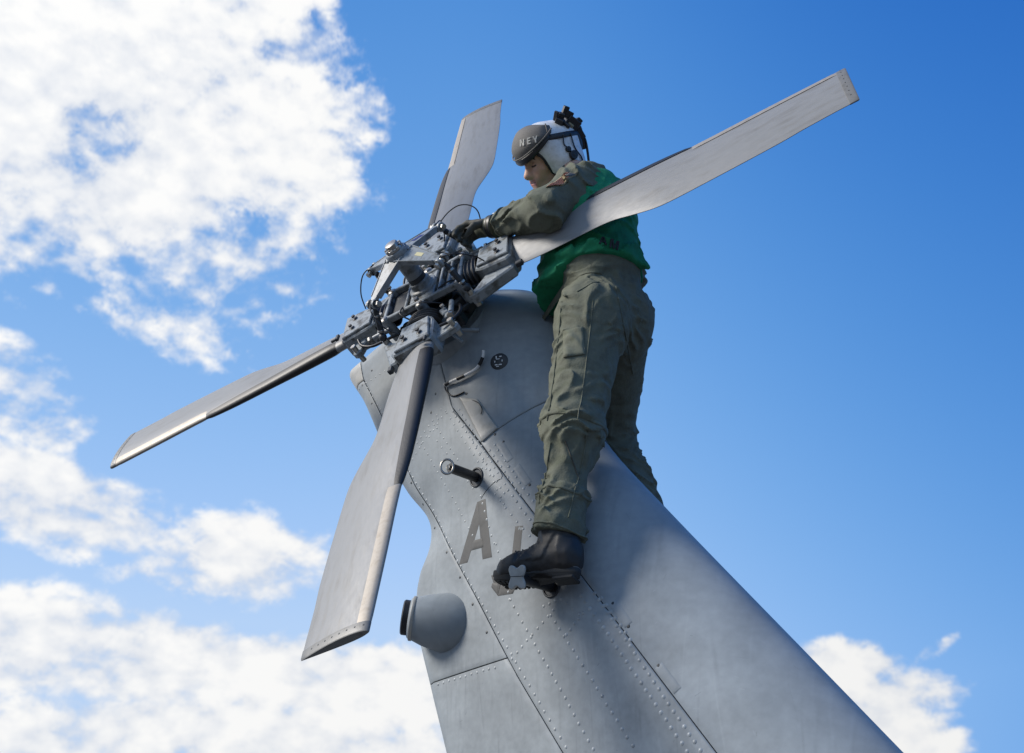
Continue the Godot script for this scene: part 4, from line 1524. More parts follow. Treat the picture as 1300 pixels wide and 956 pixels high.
	su.disp = func(p: Vector3, id: int, t: float) -> float:
		var d := 0.0
		if id == 6:
			d = folds(p, Vector3(3.5, 13.0, 2.0), 0.012) + folds(p + Vector3(3, 0, 1), Vector3(-7.0, 8.0, 4.0), 0.009)
			d -= 0.010 * band(t, 0.02, 0.05) + 0.006 * (1.0 if t > 0.0 and t < 0.055 else 0.0)
			d -= 0.005 * (1.0 if t > 0.56 and t < 0.66 else 0.0)
			d -= 0.014 * smoothstep(0.55, 1.0, t)
			d += 0.014 * band(t, 0.40, 0.16)
		elif id == 8:
			d = folds(p, Vector3(3.0, 11.0, 4.0), 0.011) + folds(p + Vector3(1, 2, 0), Vector3(8.0, 6.0, 4.0), 0.007)
		elif id == 5 or id == 7:
			var k := (0.55 + 0.9 * absf(t - 0.42)) * (0.7 if id == 7 else 1.0)
			d = folds(p, Vector3(5.0, 10.0, 2.0), 0.014 * k) + folds(p + Vector3(0, 5, 0), Vector3(-5.0, 8.0, 3.0), 0.009 * k)
			d += 0.004 * band(t, 0.62, 0.02) - 0.006 * smoothstep(0.86, 0.93, t)
		elif id == 9 or id == 10 or id == 11 or id == 12:
			d = folds(p, Vector3(9.0, 4.0, -6.0), 0.012) + folds(p + Vector3(2, 0, 3), Vector3(5.0, 11.0, 3.0), 0.008)
			if id == 10:
				d -= 0.005 * (1.0 if t > 0.74 else 0.0)
		else:
			d = folds(p, Vector3(6.0, 9.0, -3.0), 0.009) + folds(p + Vector3(0, 0, 4), Vector3(-4.0, 9.0, 5.0), 0.006)
			# waistband
			var wu := p.y + 0.28 * (0.70 - p.x) - 0.05 * sin(p.x * 9.0)
			d -= 0.005 * smoothstep(-0.125, -0.121, wu) * (1.0 - smoothstep(-0.075, -0.071, wu))
		return d
	su.post = func(p: Vector3, d: float) -> float:
		# hems at the ankles and the left wrist
		d = maxf(d, -(p - (l_ank + Vector3(0, 0.012, 0))).dot(Vector3(0.22, 0.975, 0)) if p.z > -0.3 and p.y < -0.9 else d)
		d = maxf(d, -(p - r_ank).y if _seg_d(p, r_knee.lerp(r_ank, 0.6), r_ank - Vector3(0, 0.2, 0)) < 0.16 else d)
		d = maxf(d, (p - (l_wr + (l_wr - l_el) * -0.19)).dot((l_wr - l_el).normalized()) if _seg_d(p, l_el.lerp(l_wr, 0.62), l_wr + (l_wr - l_el) * 0.4) < 0.13 else d)
		return d
	var suit := MB.new()
	su.nets(suit, Vector3(0.20, -1.22, -0.75), Vector3(0.92, 0.56, 0.16), 0.0064, 0.05)
	var suit_o := pobj("flight_suit", suit, M.suit)
	# knee flap seam, leg pocket and seams as stitched strips
	var sm := MB.new()
	_ring_strip(sm, su, l_knee.lerp(l_ank, -0.035), (l_ank - l_knee).normalized(), 0.16, 0.0035, 0.012)
	sm.mark()
	_ring_strip(sm, su, l_knee.lerp(l_ank, 0.62), (l_ank - l_knee).normalized(), 0.14, 0.003, 0.010)
	sm.mark()
	_ring_strip(sm, su, l_knee.lerp(l_ank, 0.955), (l_ank - l_knee).normalized(), 0.14, 0.0025, 0.006)
	sm.mark()
	_ring_strip(sm, su, l_el.lerp(l_wr, 0.78), (l_wr - l_el).normalized(), 0.12, 0.003, 0.006)
	objs("stitched_band", sm, M.suit, suit_o)
	# pocket flap on the seat, flag patch on the sleeve
	var pk := MB.new()
	_cloth_sheet(pk, su, Vector3(0.86, -0.135, 0.02), Vector3(-0.085, 0.005, 0.075), Vector3(0.012, 0.028, 0), Vector3(-0.80, 0.0, -0.60), 10, 4, 0.004)
	pobj("pocket_flap", pk, M.suit, suit_o)
	var view := Vector3(-0.42, 0.18, -0.89).normalized()
	var tp := MB.new()
	_cloth_sheet(tp, su, l_hip.lerp(l_knee, 0.20) + Vector3(-0.085, 0, 0) - view * 0.3, Vector3(0.075, 0.0, -0.01), Vector3(0.008, -0.115, 0.01), view, 8, 10, 0.0045)
	pobj("thigh_pocket", tp, M.suit_worn, suit_o)
	for q in [
		[l_hip.lerp(l_knee, 0.02) + Vector3(-0.10, 0.05, 0), l_knee + Vector3(-0.085, 0.03, 0), 0.0023],
		[l_hip.lerp(l_knee, 0.10) + Vector3(0.03, 0.05, 0), l_knee + Vector3(0.03, 0.0, 0), 0.0023],
		[l_knee + Vector3(-0.075, -0.05, 0), l_ank + Vector3(-0.055, 0.12, 0), 0.0023],
		[l_knee + Vector3(0.055, -0.05, 0), l_ank + Vector3(0.05, 0.05, 0), 0.0023],
		[l_hip.lerp(l_knee, 0.10) + Vector3(-0.03, 0.10, 0), l_hip.lerp(l_knee, 0.06) + Vector3(0.05, 0.12, 0), 0.0023],
		[l_hip + Vector3(0.06, 0.10, -0.10), l_hip + Vector3(0.08, -0.14, -0.12), 0.0023],
		]:
		var sl := MB.new()
		var pts := []
		for k in 15:
			var hp := su.march(q[0].lerp(q[1], k / 14.0) - view * 0.35, view, 0.8)
			if su.full(hp, su.all_ids()) < 0.003:
				pts.append(hp - view * 0.001)
		sl.tube(smooth(pts, 2), q[2], 6)
		pobj("stitched_seam", sl, M.suit, suit_o)
	# zip on the calf pocket
	var zp := MB.new()
	var zpts := []
	for k in 9:
		zpts.append(su.march((l_knee + Vector3(-0.02, -0.06, 0)).lerp(l_knee + Vector3(0.02, -0.19, 0), k / 8.0) - view * 0.3, view, 0.8) - view * 0.0005)
	zp.tube(smooth(zpts, 2), 0.0026, 6)
	pobj("pocket_zip", zp, M.glove_palm, suit_o)
	var fd := Vector3(-0.36, 0.25, -0.90).normalized()
	var fx := Vector3(0.040, 0.080, -0.048)
	var fy := Vector3(0.045, 0.014, -0.040)
	var fo := Vector3(0.598, 0.168, 0.105) - fd * 0.2
	var fp := MB.new()
	_cloth_sheet(fp, su, fo, fx, fy, fd, 10, 8, 0.0065)
	var fpo := pobj("sleeve_patch", fp, M.tan, suit_o)
	var st := MB.new()
	for k in 6:
		_cloth_sheet(st, su, fo + fy * (0.08 + 0.145 * k), fx * (1.0 if k < 3 else 0.60), fy * 0.07, fd, 10, 1, 0.0080)
		st.mark()
	objs("patch_stripe", st, M.red, fpo)
	var cnr := MB.new()
	_cloth_sheet(cnr, su, fo + fx * 0.62 + fy * 0.52, fx * 0.34, fy * 0.42, fd, 4, 4, 0.0084)
	pobj("patch_corner", cnr, M.cover, fpo)

	# ---- green vest
	var ve := Sdf.new()
	ve.K = 0.06
	ve.add(waist + Vector3(0.020, -0.10, 0.0), chest + Vector3(0.012, 0.0, 0), 0.128, 0.142, lat, 1.10)
	ve.add(waist - back * 0.12 + Vector3(0.0, -0.13, 0.03), chest - back * 0.07, 0.145, 0.138, lat, 1.10)
	ve.add(chest + Vector3(0, 0.02, 0), c7 + Vector3(0.012, -0.075, -0.01), 0.148, 0.085, lat, 1.10)
	ve.add(r_sh + Vector3(0.01, 0, 0.02), c7 + Vector3(0.02, -0.07, -0.02), 0.085, 0.085)
	ve.disp = func(p: Vector3, _id: int, _t: float) -> float:
		var low := smoothstep(0.14, -0.12, p.y)
		return folds(p, Vector3(4.0, 8.0, -7.0), lerpf(0.010, 0.024, low)) + folds(p + Vector3(4, 1, 0), Vector3(-3.0, 12.0, 6.0), lerpf(0.004, 0.012, low)) - 0.012 * low
	var hem_n := Vector3(-0.12, 0.99, -0.05).normalized()
	ve.post = func(p: Vector3, d: float) -> float:
		var hw := 0.007 * sin(p.x * 30.0 + p.z * 18.0)
		d = maxf(d, -((p - Vector3(0.640, -0.068, -0.2)).dot(hem_n) + hw))
		# arm holes and neck
		d = maxf(d, 0.098 - _seg_d(p, l_sh + Vector3(-0.01, -0.01, -0.02), l_sh + Vector3(-0.05, -0.05, 0.20)))
		d = maxf(d, 0.085 - _seg_d(p, r_sh, r_sh + Vector3(-0.25, -0.1, -0.05)))
		d = maxf(d, 0.078 - _seg_d(p, c7 + Vector3(-0.05, -0.02, 0.0), c7 + Vector3(-0.12, 0.25, 0)))
		return d
	var vest := MB.new()
	ve.nets(vest, Vector3(0.32, -0.36, -0.50), Vector3(0.95, 0.42, 0.08), 0.0072, 0.075)
	var vest_o := pobj("green_vest", vest, M.vest)
	# lettering on the back
	var wr := [["A", Vector3(0.0, 0, 0)], ["M", Vector3(0.042, -0.006, 0)]]
	var wdir := Vector3(-0.72, 0.30, -0.62).normalized()
	for q in wr:
		var o: Vector3 = Vector3(0.700, -0.020, -0.085) + Vector3(0.63, 0, -0.70) * q[1].x + Vector3(0, 1, 0) * q[1].y
		var hit := ve.march(o - wdir * 0.2, wdir)
		var nn := ve.grad(hit)
		nn = (nn * 0.5 - wdir * 0.5).normalized()
		_letter("back_letter", q[0], hit + nn * 0.008, nn, Vector3(0.12, 1, 0.0), 0.046, 0.004, M.black, vest_o, Vector3.ZERO)
	# ---- boots
	_boot(l_ank, Vector3(0.578, -1.258, -0.056), Vector3(0.304, -1.232, -0.022), "left")
	_boot(r_ank + Vector3(0, -0.01, 0), r_ank + Vector3(0.05, -0.14, 0), r_ank + Vector3(-0.22, -0.13, 0.0), "right")
	# ---- gloves
	_glove(l_el, l_wr, Vector3(0.192, 0.238, -0.004), Vector3(0.10, 0.34, 0.93).normalized(), true)
	_glove(r_el, r_wr, r_wr + Vector3(-0.07, -0.04, 0.02), Vector3(-0.2, -0.3, -0.9).normalized(), false)
	_helmet(HT)

func _seg_d(p: Vector3, a: Vector3, b: Vector3) -> float:
	var ba := b - a
	var t := clampf((p - a).dot(ba) / ba.length_squared(), 0, 1)
	return (p - a - ba * t).length()

# a stitched ring round a limb, lying on the cloth
func _ring_strip(mb: MB, sd: Sdf, c: Vector3, ax: Vector3, r: float, off: float, wid: float) -> void:
	var x := ax.cross(Vector3(0, 0, 1)).normalized()
	var y := ax.cross(x)
	var rows := []
	for j in 5:
		var row := PackedVector3Array()
		for k in 40:
			var t := TAU * k / 40
			var d := x * cos(t) + y * sin(t)
			var o: Vector3 = c + ax * (wid * ([-0.6, -0.5, 0.0, 0.5, 0.6][j]) + 0.008 * sin(t * 2.0 + 1.0)) + d * r
			var h := sd.march(o, -d, 0.14)
			row.append(h + d * (off if j > 0 and j < 4 else -0.002))
		rows.append(row)
	mb.patch(rows, true)

func _cloth_sheet(mb: MB, sd: Sdf, o: Vector3, ex: Vector3, ey: Vector3, dir: Vector3, nu: int, nv: int, off: float) -> void:
	var rows := []
	for j in range(-1, nv + 2):
		var row := PackedVector3Array()
		for i in range(-1, nu + 2):
			var p := o + ex * clampf(float(i) / nu, 0, 1) + ey * clampf(float(j) / nv, 0, 1)
			var h := sd.march(p, dir)
			var rim := i < 0 or i > nu or j < 0 or j > nv
			row.append(h - dir * (-0.003 if rim else off))
		rows.append(row)
	mb.patch(rows, false, false, -dir)

func _letter(called: String, text: String, at: Vector3, nn: Vector3, up: Vector3, size: float, depth: float, m: Material, parent: Node, shift: Vector3) -> void:
	var tm := TextMesh.new()
	tm.text = text
	var sf := SystemFont.new()
	sf.font_names = PackedStringArray(["Droid Sans"])
	sf.font_weight = 700
	tm.font = sf
	tm.font_size = 32
	tm.pixel_size = size / 32.0
	tm.depth = depth
	var o := MeshInstance3D.new()
	o.name = called
	o.mesh = tm
	o.material_override = m
	var z := nn.normalized()
	var x := up.cross(z).normalized()
	o.transform = Transform3D(Basis(x, z.cross(x), z), at + shift)
	parent.add_child(o, true)

func _boot(ank: Vector3, heel: Vector3, toe: Vector3, _side: String) -> void:
	var f := (toe - heel).normalized()
	var up := (ank - heel)
	up = (up - f * up.dot(f)).normalized()
	var s := f.cross(up)
	var L := (toe - heel).length()
	var B := Sdf.new()
	B.K = 0.03
	var at := func(x: float, y: float, z: float) -> Vector3: return heel + f * x + up * y + s * z
	B.add(ank + Vector3(0, 0.06, 0), at.call(0.050, 0.090, 0), 0.066, 0.056)
	B.add(at.call(0.035, 0.052, 0), at.call(0.10, 0.060, 0), 0.041, 0.045)
	B.add(at.call(0.075, 0.095, 0), at.call(0.18, 0.058, 0), 0.046, 0.040)
	B.add(at.call(0.12, 0.055, 0), at.call(L - 0.085, 0.048, 0.0), 0.044, 0.043, s, 1.08)
	B.add(at.call(L - 0.10, 0.046, 0), at.call(L - 0.043, 0.044, 0), 0.042, 0.040, s, 1.12)
	B.disp = func(p: Vector3, _id: int, _t: float) -> float:
		var q := p - heel
		var x := q.dot(f)
		var y := q.dot(up)
		var d := wrinkle(p, 0.0014) + folds(p, Vector3(16.0, 14.0, 0.0), 0.0035) * (1.0 if x > 0.09 and x < 0.19 else 0.4)
		d -= 0.0035 * (1.0 if x + y * 0.55 > 0.128 and x + y * 0.55 < 0.210 and y > 0.05 else 0.0)   # vamp overlay
		d -= 0.0025 * (1.0 if x < 0.050 and y > 0.03 and y < 0.12 else 0.0)
		d -= 0.0025 * (1.0 if x > L - 0.085 else 0.0)
		return d
	B.post = func(p: Vector3, d: float) -> float: return maxf(d, 0.016 - (p - heel).dot(up))
	var bm := MB.new()
	var lo := heel.min(toe).min(ank) - Vector3(0.07, 0.03, 0.08)
	var hi := heel.max(toe).max(ank) + Vector3(0.07, 0.13, 0.08)
	B.nets(bm, lo, hi, 0.005, 0.02)
	var bo := pobj("boot", bm, M.leather)
	# welt and lugged sole
	var outline := func(t: float, grow: float) -> Vector2:
		# t 0..1 round the sole, x along the foot, z across
		var a := TAU * t
		var x := L * 0.5 - cos(a) * (L * 0.5 + 0.006 + grow)
		var k := clampf(x / L, 0, 1)
		var hw := 0.032 + 0.011 * smoothstep(0.35, 0.75, k)
		return Vector2(x, signf(sin(a)) * pow(absf(sin(a)), 0.55) * (hw + grow))
	var sole := MB.new()
	var rows := []
	for q in [[0.030, -0.004], [0.028, 0.003], [0.014, 0.003], [0.012, 0.0], [0.003, -0.001], [0.0, -0.005]]:
		var row := PackedVector3Array()
		for k in 48:
			var w: Vector2 = outline.call(k / 48.0, q[1])
			var kx := w.x / L
			var arch := 0.014 * band(kx, 0.40, 0.09) if q[0] < 0.01 else 0.0
			var spring := 0.012 * pow(clampf((kx - 0.72) / 0.28, 0, 1), 2)
			row.append(at.call(w.x, q[0] + arch + spring, w.y))
		rows.append(row)
	sole.patch(rows, true)
	sole.flat(Array(rows[5]), at.call(L * 0.5, 0.03, 0))
	var so := pobj("boot_sole", sole, M.sole, bo)
	var lug := MB.new()
	for k in 7:
		var x := L * (0.58 + 0.055 * k)
		for z in [-0.024, 0.0, 0.024]:
			lug.box(at.call(x, -0.004 + 0.012 * pow(clampf((x / L - 0.72) / 0.28, 0, 1), 2), z), Vector3(0.010, 0.006, 0.015), 0.002, Basis(f, up, s))
			lug.mark()
	lug.box(at.call(0.036, -0.003, 0), Vector3(0.072, 0.012, 0.056), 0.004, Basis(f, up, s))
	objs("sole_lug", lug, M.sole, bo)
	# laces over the instep
	var lc := MB.new()
	for k in 6:
		var x := 0.088 + 0.024 * k
		var pts := []
		for j in 7:
			var z := -0.024 + 0.008 * j
			pts.append(B.march(at.call(x + 0.004 * sin(j), 0.22, z), -up, 0.25) + up * 0.002)
		lc.tube(smooth(pts, 2), 0.0030, 6)
		lc.mark()
	objs("boot_lace", lc, M.black, bo)
	var wl := MB.new()
	var wp := PackedVector3Array()
	for k in 49:
		var w: Vector2 = outline.call(k / 48.0, 0.0005)
		wp.append(at.call(w.x, 0.0295 + 0.012 * pow(clampf((w.x / L - 0.72) / 0.28, 0, 1), 2), w.y))
	wl.tube(wp, 0.0022, 6, false)
	pobj("welt_stitching", wl, M.cover, so)

func _glove(el: Vector3, wr: Vector3, kn: Vector3, across: Vector3, with_cuff: bool) -> void:
	var fwd := (kn - wr).normalized()
	across = (across - fwd * across.dot(fwd)).normalized()
	var up := across.cross(fwd)
	if up.y < 0:
		up = -up
	var G := Sdf.new()
	G.K = 0.011
	for k in 4:
		var z := 0.030 - 0.020 * k
		G.add(wr + fwd * 0.015 + across * z * 0.55, kn + across * z - up * 0.004 * absf(k - 1.2), 0.019, 0.0135)
	var lens := [[0.042, 0.026, 0.020], [0.046, 0.030, 0.021], [0.043, 0.028, 0.020], [0.034, 0.021, 0.018]]
	var bend := [[0.95, 1.55, 2.1], [1.05, 1.75, 2.35], [1.15, 1.9, 2.5], [1.2, 2.0, 2.6]]
	for k in 4:
		var z := 0.030 - 0.020 * k
		var p := kn + across * z - up * 0.004 * absf(k - 1.2)
		var rr: float = [0.0118, 0.0122, 0.0116, 0.0102][k]
		for j in 3:
			var a: float = bend[k][j]
			var d := (fwd * cos(a) - up * sin(a) + across * 0.05 * (1.2 - k)).normalized()
			var q: Vector3 = p + d * lens[k][j]
			G.add(p, q, rr * (1.0 - 0.06 * j), rr * (0.94 - 0.06 * j))
			p = q
	# thumb from the side of the palm near its base
	var t0 := wr + fwd * 0.022 + across * 0.026 - up * 0.010
	var t1 := t0 + (fwd * 0.45 + across * 0.35 - up * 0.82).normalized() * 0.042
	var t2 := t1 + (fwd * 0.30 + across * 0.0 - up * 0.95).normalized() * 0.034
	var t3 := t2 + (fwd * 0.15 - across * 0.15 - up * 0.98).normalized() * 0.024
	G.add(t0, t1, 0.016, 0.0135); G.add(t1, t2, 0.0132, 0.0120); G.add(t2, t3, 0.0118, 0.0105)
	G.disp = func(p: Vector3, id: int, t: float) -> float:
		var d := wrinkle(p, 0.0016)
		if id >= 4:
			d += 0.0012 * band(t, 0.05, 0.12)
		return d
	var gm := MB.new()
	var lo := wr.min(kn).min(t3) - Vector3(0.07, 0.09, 0.07)
	var hi := wr.max(kn) + Vector3(0.07, 0.05, 0.07)
	G.nets(gm, lo, hi, 0.0034, 0.012)
	var go := pobj("glove", gm, M.glove_palm)
	var cu := MB.new()
	var d := (wr - el).normalized()
	var fw := (fwd * 0.6 + d * 0.4).normalized()
	var prof := [[-0.012, 0.043], [-0.006, 0.047], [0.004, 0.044], [0.010, 0.0405], [0.018, 0.044], [0.026, 0.043], [0.034, 0.037], [0.046, 0.034], [0.060, 0.037], [0.074, 0.036], [0.084, 0.031]]
	var pts := PackedVector3Array()
	var rad := []
	for q in prof:
		pts.append(wr + fw * (q[0] - 0.012))
		rad.append(q[1] * (0.98 if with_cuff else 0.9))
	cu.tube(pts, rad, 28, true)
	pobj("glove_cuff", cu, M.glove, go)
	var stp := MB.new()
	stp.tube(PackedVector3Array([wr + fw * -0.003, wr + fw * 0.0035]), 0.0455, 24, false)
	pobj("wrist_strap", stp, M.black, go)
	if with_cuff:
		var wt := MB.new()
		var wn := (up * 0.75 + Vector3(-0.05, 0.1, 0.55)).normalized()
		wn = (wn - fw * wn.dot(fw)).normalized()
		wt.box(wr + fw * -0.013 + wn * 0.0475, Vector3(0.022, 0.016, 0.006), 0.002, Basis(fw, wn.cross(fw), wn))
		pobj("watch", wt, M.white)
		var wb := MB.new()
		wb.tube(PackedVector3Array([wr + fw * -0.020, wr + fw * -0.008]), 0.0462, 24, false)
		pobj("watch_band", wb, M.black)

func _hd(az: float, el: float, grow: float) -> Vector3:
	# point on the helmet ellipsoid; az 0 ahead, positive to the wearer's left
	var a := deg_to_rad(az)
	var e := deg_to_rad(el)
	var r := Vector3(0.128, 0.126, 0.150) + Vector3.ONE * grow
	return Vector3(sin(a) * cos(e) * r.x, 0.045 + sin(e) * r.y, -0.012 + cos(a) * cos(e) * r.z)

func _shell(mb: MB, az0: float, az1: float, el0: Callable, el1: Callable, grow: float, thick: float, nu := 28, nv := 10) -> void:
	var rows := []
	for j in range(-1, nv + 2):
		var row := PackedVector3Array()
		for i in range(-1, nu + 2):
			var fi := clampf(float(i) / nu, 0, 1)
			var fj := clampf(float(j) / nv, 0, 1)
			var az := lerpf(az0, az1, fi)
			var el := lerpf(el0.call(az), el1.call(az), fj)
			var rim := i < 0 or i > nu or j < 0 or j > nv
			var ed := minf(minf(fi, 1 - fi) * 8.0, minf(fj, 1 - fj) * 5.0)
			row.append(_hd(az, el, grow if rim else grow + thick * (0.55 + 0.45 * minf(1.0, ed))))
		rows.append(row)
	mb.patch(rows)

func _helmet(HT: Transform3D) -> void:
	HT.basis = HT.basis * Basis(Vector3(1, 0, 0), -0.12) * 0.915
	var X := Transform3D(HT.basis, HT.origin - FOOT)
	var S := Sdf.new()
	S.K = 0.05
	S.add(Vector3(0, 0.045, -0.036), Vector3(0, 0.047, 0.014), 0.125, 0.125)
	for sx in [-1.0, 1.0]:
		S.add(Vector3(0.092 * sx, -0.028, -0.012), Vector3(0.088 * sx, -0.050, -0.008), 0.050, 0.046)
		S.add(Vector3(0.070 * sx, -0.03, -0.055), Vector3(0.05 * sx, -0.055, -0.075), 0.060, 0.050)
	S.add(Vector3(-0.04, -0.045, -0.090), Vector3(0.04, -0.045, -0.090), 0.055, 0.055)
	var open := func(p: Vector3, r: float) -> float:
		var q := Vector3(p.x, p.y, p.z)
		var d := _seg_d(q, Vector3(0, -0.012, 0.10), Vector3(0, -0.17, 0.095)) - r
		var under := _seg_d(q, Vector3(0, -0.12, 0.02), Vector3(0, -0.20, -0.03)) - r * 0.98
		return minf(d, under)
	S.post = func(p: Vector3, d: float) -> float: return maxf(maxf(d, -(d + 0.018)), -open.call(p, 0.094))
	var hm := MB.new()
	S.nets(hm, Vector3(-0.19, -0.16, -0.21), Vector3(0.19, 0.20, 0.18), 0.0052, 0.05)
	var ho := obj("helmet", hm, M.helmet, person, X)
	var S2 := Sdf.new()
	S2.K = 0.05
	for i in S.A.size():
		S2.add(S.A[i], S.A[i] + S.BA[i], S.R1[i] + 0.0025, S.R2[i] + 0.0025)
	S2.post = func(p: Vector3, d: float) -> float:
		var o: float = open.call(p, 0.088)
		return maxf(maxf(maxf(d, -(d + 0.030)), -o), o - 0.013)
	var lm := MB.new()
	S2.nets(lm, Vector3(-0.19, -0.16, -0.21), Vector3(0.19, 0.20, 0.18), 0.0055, 0.05)
	obj("helmet_edge_roll", lm, M.black, ho)
	# cloth cover over the visor housing and the dark visor below it
	var vc := MB.new()
	_shell(vc, -74, 74, func(az): return -11.0 + 0.0072 * az * az, func(az): return 56.0 - 0.0026 * az * az, 0.004, 0.026, 32, 12)
	var vo := obj("visor_cover", vc, M.cover, ho)
	var trim := MB.new()
	var tp := PackedVector3Array()
	for i in 41:
		var az := lerpf(-74, 74, i / 40.0)
		tp.append(_hd(az, -8.5 + 0.0072 * az * az, 0.029))
	trim.tube(tp, 0.0035, 6)
	var tp2 := PackedVector3Array()
	for i in 13:
		tp2.append(_hd(66.0, lerpf(26, 44, i / 12.0), 0.026))
	trim.tube(tp2, 0.003, 6)
	obj("cover_seam", trim, M.cover, vo)
	var vi := MB.new()
	_shell(vi, -68, 68, func(az): return -22.0 + 0.0082 * az * az, func(az): return -8.0 + 0.0072 * az * az, 0.010, 0.014, 30, 8)
	obj("dark_visor", vi, M.black, ho)
	# name on the cover
	var letters := ["N", "E", "Y"]
	for i in 3:
		var az := [20.0, 33.5, 45.0][i] as float
		var p := _hd(az, 17.0, 0.0305)
		var nn := (_hd(az, 17.0, 0.05) - _hd(az, 17.0, 0.0)).normalized()
		nn = (nn + Vector3(0, 0.02, 0)).normalized()
		_letter("cover_letter", letters[i], p, nn, Vector3(0, 1, 0), 0.043, 0.0015, M.faded, vo, Vector3.ZERO)
	# black band round the shell
	var bd := MB.new()
	_shell(bd, 60, 300, func(_az): return 13.0, func(_az): return 25.0, 0.0, 0.006, 50, 4)
	obj("goggle_strap", bd, M.black, ho)
	var nb := MB.new()
	_shell(nb, 138, 186, func(_az): return -34.0, func(_az): return 30.0, -0.002, 0.012, 10, 12)
	obj("nape_pad", nb, M.black, ho)
	# fittings: battery box and bracket at the back, knobs and cables at the side
	var bx := MB.new()
	var put := func(az: float, el: float, g: float, size: Vector3, roll := 0.0) -> void:
		var p := _hd(az, el, g)
		var nn := (_hd(az, el, 0.05) - _hd(az, el, 0.0)).normalized()
		var x := Vector3.UP.cross(nn).normalized()
		bx.box(p, size * 1.35, 0.003, Basis(x, nn.cross(x), nn) * Basis(Vector3(0, 0, 1), roll))
		bx.mark()
	put.call(110.0, 50.0, 0.012, Vector3(0.020, 0.030, 0.020), 0.3)
	put.call(122.0, 56.0, 0.028, Vector3(0.026, 0.022, 0.024), 0.6)
	put.call(104.0, 58.0, 0.030, Vector3(0.010, 0.016, 0.034), 0.2)
	put.call(118.0, 40.0, 0.010, Vector3(0.012, 0.034, 0.012), 0.1)
	put.call(150.0, 40.0, 0.020, Vector3(0.044, 0.050, 0.034), 0.4)
	put.call(146.0, 50.0, 0.042, Vector3(0.034, 0.026, 0.026), 0.2)
	put.call(138.0, 56.0, 0.050, Vector3(0.016, 0.020, 0.038), 0.7)
	put.call(160.0, 34.0, 0.040, Vector3(0.050, 0.020, 0.022), 0.1)
	put.call(160.0, 18.0, 0.014, Vector3(0.030, 0.050, 0.022), 0.0)
	put.call(168.0, 2.0, 0.012, Vector3(0.024, 0.060, 0.018), 0.1)
	put.call(172.0, 24.0, 0.026, Vector3(0.020, 0.018, 0.024), 0.5)
	objs("goggle_mount", bx, M.black, ho)
	var pn := MB.new()
	var pp := _hd(134.0, 36.0, 0.010)
	var pnn := (_hd(134.0, 36.0, 0.05) - pp).normalized()
	var px := Vector3.UP.cross(pnn).normalized()
	pn.box(pp, Vector3(0.024, 0.026, 0.016), 0.003, Basis(px, pnn.cross(px), pnn))
	obj("mount_pad", pn, M.tan, ho)
	var kn := MB.new()
	var latb := func(c: Vector3, r: float, h: float) -> void:
		var dir := Vector3(1, 0.05, -0.15).normalized()
		kn.lathe([Vector2(r, 0.0), Vector2(r, h), Vector2(r * 0.85, h * 1.15), Vector2(r * 0.85, h * 1.15), Vector2(r * 0.5, h * 1.1), Vector2(0.0, h * 1.3)], 20, Transform3D(Basis.looking_at(-dir, Vector3.UP), c))
		kn.mark()
	latb.call(S.march(Vector3(0.25, -0.012, -0.040), Vector3(-1, 0, 0), 0.3), 0.021, 0.012)
	latb.call(S.march(Vector3(0.25, 0.018, -0.024), Vector3(-1, 0, 0), 0.3), 0.013, 0.012)
	objs("side_knob", kn, M.black, ho)
	var cb := MB.new()
	cb.tube(smooth([_hd(95, 18, 0.008), S.march(Vector3(0.25, 0.045, -0.015), Vector3(-1, 0, 0), 0.3) + Vector3(0.005, 0, 0), S.march(Vector3(0.25, 0.02, -0.026), Vector3(-1, 0, 0), 0.3) + Vector3(0.012, 0, 0)], 6), 0.0032, 6)
	cb.mark()
	cb.tube(smooth([_hd(112, 18, 0.008), S.march(Vector3(0.25, 0.02, -0.065), Vector3(-1, 0, 0), 0.3) + Vector3(0.005, 0, 0), S.march(Vector3(0.25, -0.03, -0.09), Vector3(-1, 0, 0), 0.3) + Vector3(0.006, 0, 0), S.march(Vector3(0.25, -0.07, -0.10), Vector3(-1, 0, 0), 0.3) + Vector3(0.006, 0, 0)], 6), 0.0034, 6)
	cb.mark()
	cb.tube(smooth([_hd(155, 24, 0.02), _hd(165, 0, 0.03), Vector3(0.06, -0.07, -0.165), Vector3(0.05, -0.13, -0.15)], 6), 0.006, 8)
	cb.mark()
	cb.tube(smooth([S.march(Vector3(0.25, -0.012, -0.040), Vector3(-1, 0, 0), 0.3) + Vector3(0.008, 0, 0), Vector3(0.150, -0.05, -0.02), Vector3(0.138, -0.085, -0.03)], 6), 0.003, 6)
	objs("headset_cable", cb, M.black, ho)

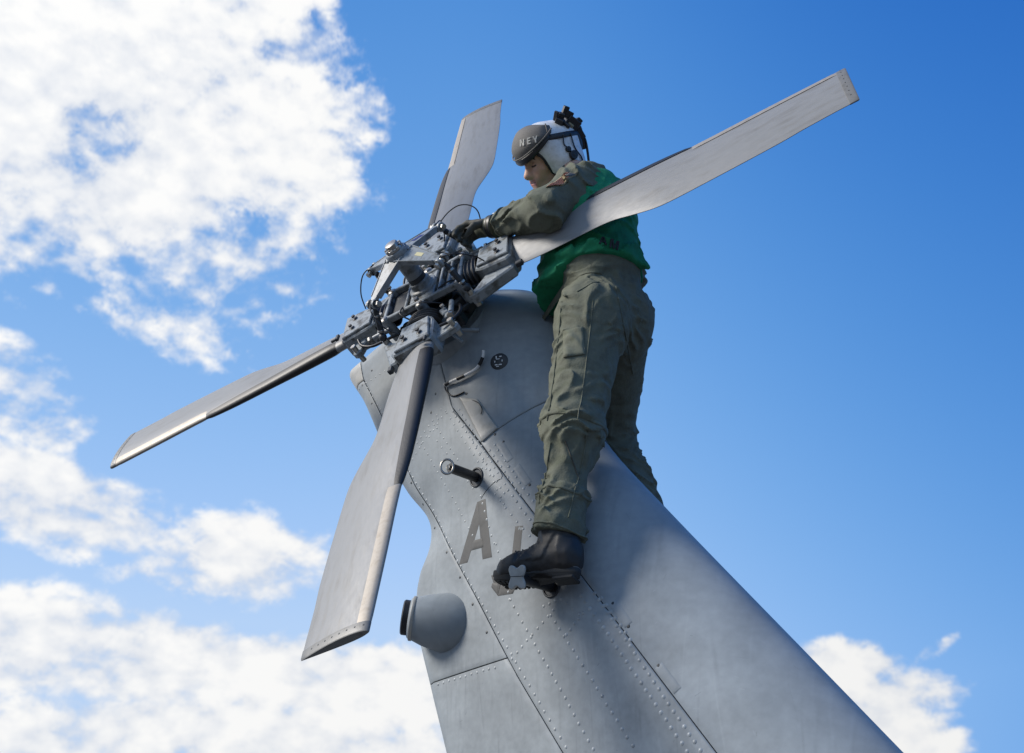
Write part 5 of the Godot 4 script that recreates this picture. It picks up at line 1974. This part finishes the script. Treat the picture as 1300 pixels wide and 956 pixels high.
# ---------------------------------------------------------------- scene
func _ready() -> void:
	rng.seed = 5
	craft = Basis(AX, Vector3.UP, RX)
	var t20 := deg_to_rad(20.03)
	rotor = Basis(Vector3(1, 0, 0), Vector3(0, cos(t20), -sin(t20)), Vector3(0, sin(t20), cos(t20)))
	# camera
	var cam := Camera3D.new()
	cam.name = "camera"
	cam.fov = rad_to_deg(2.0 * atan(478.0 / 1438.3))
	cam.near = 0.05
	cam.far = 6000.0
	cam.position = Vector3(0, 1.1, 0)
	cam.rotation_degrees = Vector3(32.0, 0, 0)
	add_child(cam)
	cam.current = true
	# sky, exposure
	var env := Environment.new()
	env.background_mode = Environment.BG_SKY
	env.sky = make_sky()
	env.ambient_light_source = Environment.AMBIENT_SOURCE_SKY
	env.tonemap_mode = Environment.TONE_MAPPER_LINEAR
	env.tonemap_exposure = 1.0
	env.sdfgi_enabled = true
	env.ssao_enabled = true
	env.ssil_enabled = true
	var we := WorldEnvironment.new()
	we.name = "world_environment"
	we.environment = env
	add_child(we)
	# sun, high on the left behind the aircraft
	var sun := DirectionalLight3D.new()
	sun.name = "sun"
	sun.light_energy = 1.4
	sun.light_color = Color(1.0, 0.97, 0.93)
	sun.light_angular_distance = 18.0
	sun.shadow_enabled = true
	add_child(sun)
	sun.look_at_from_position(sun_dir() * 50.0, Vector3.ZERO)
	make_materials()
	# ground: one sheet of weathered deck to the horizon
	var gm := MB.new()
	var rows := []
	for j in 9:
		var row := PackedVector3Array()
		for i in 9:
			row.append(Vector3((i - 4) * 600.0, 0, (j - 4) * 600.0))
		rows.append(row)
	gm.patch(rows, false, false, Vector3.UP)
	var gmat := mat(lin(0.10, 0.10, 0.10), 0.9, 0.0, noise_tex(31, 0.02, [[0.0, Color(0.8, 0.8, 0.8)], [0.5, Color(1, 1, 1)], [1.0, Color(0.88, 0.87, 0.85)]], 5), 0.2)
	var ground := obj("ground", gm, gmat, self)
	ground.set_meta("kind", "structure")
	ground.set_meta("label", "flat weathered concrete ground under the aircraft")
	# aircraft
	heli = thing("helicopter", "grey naval helicopter tail pylon with its four-bladed tail rotor turned towards the viewer", "helicopter", Vector3(HUB.x, 0, HUB.z), craft)
	build_pylon()
	build_rotor()
	build_person()
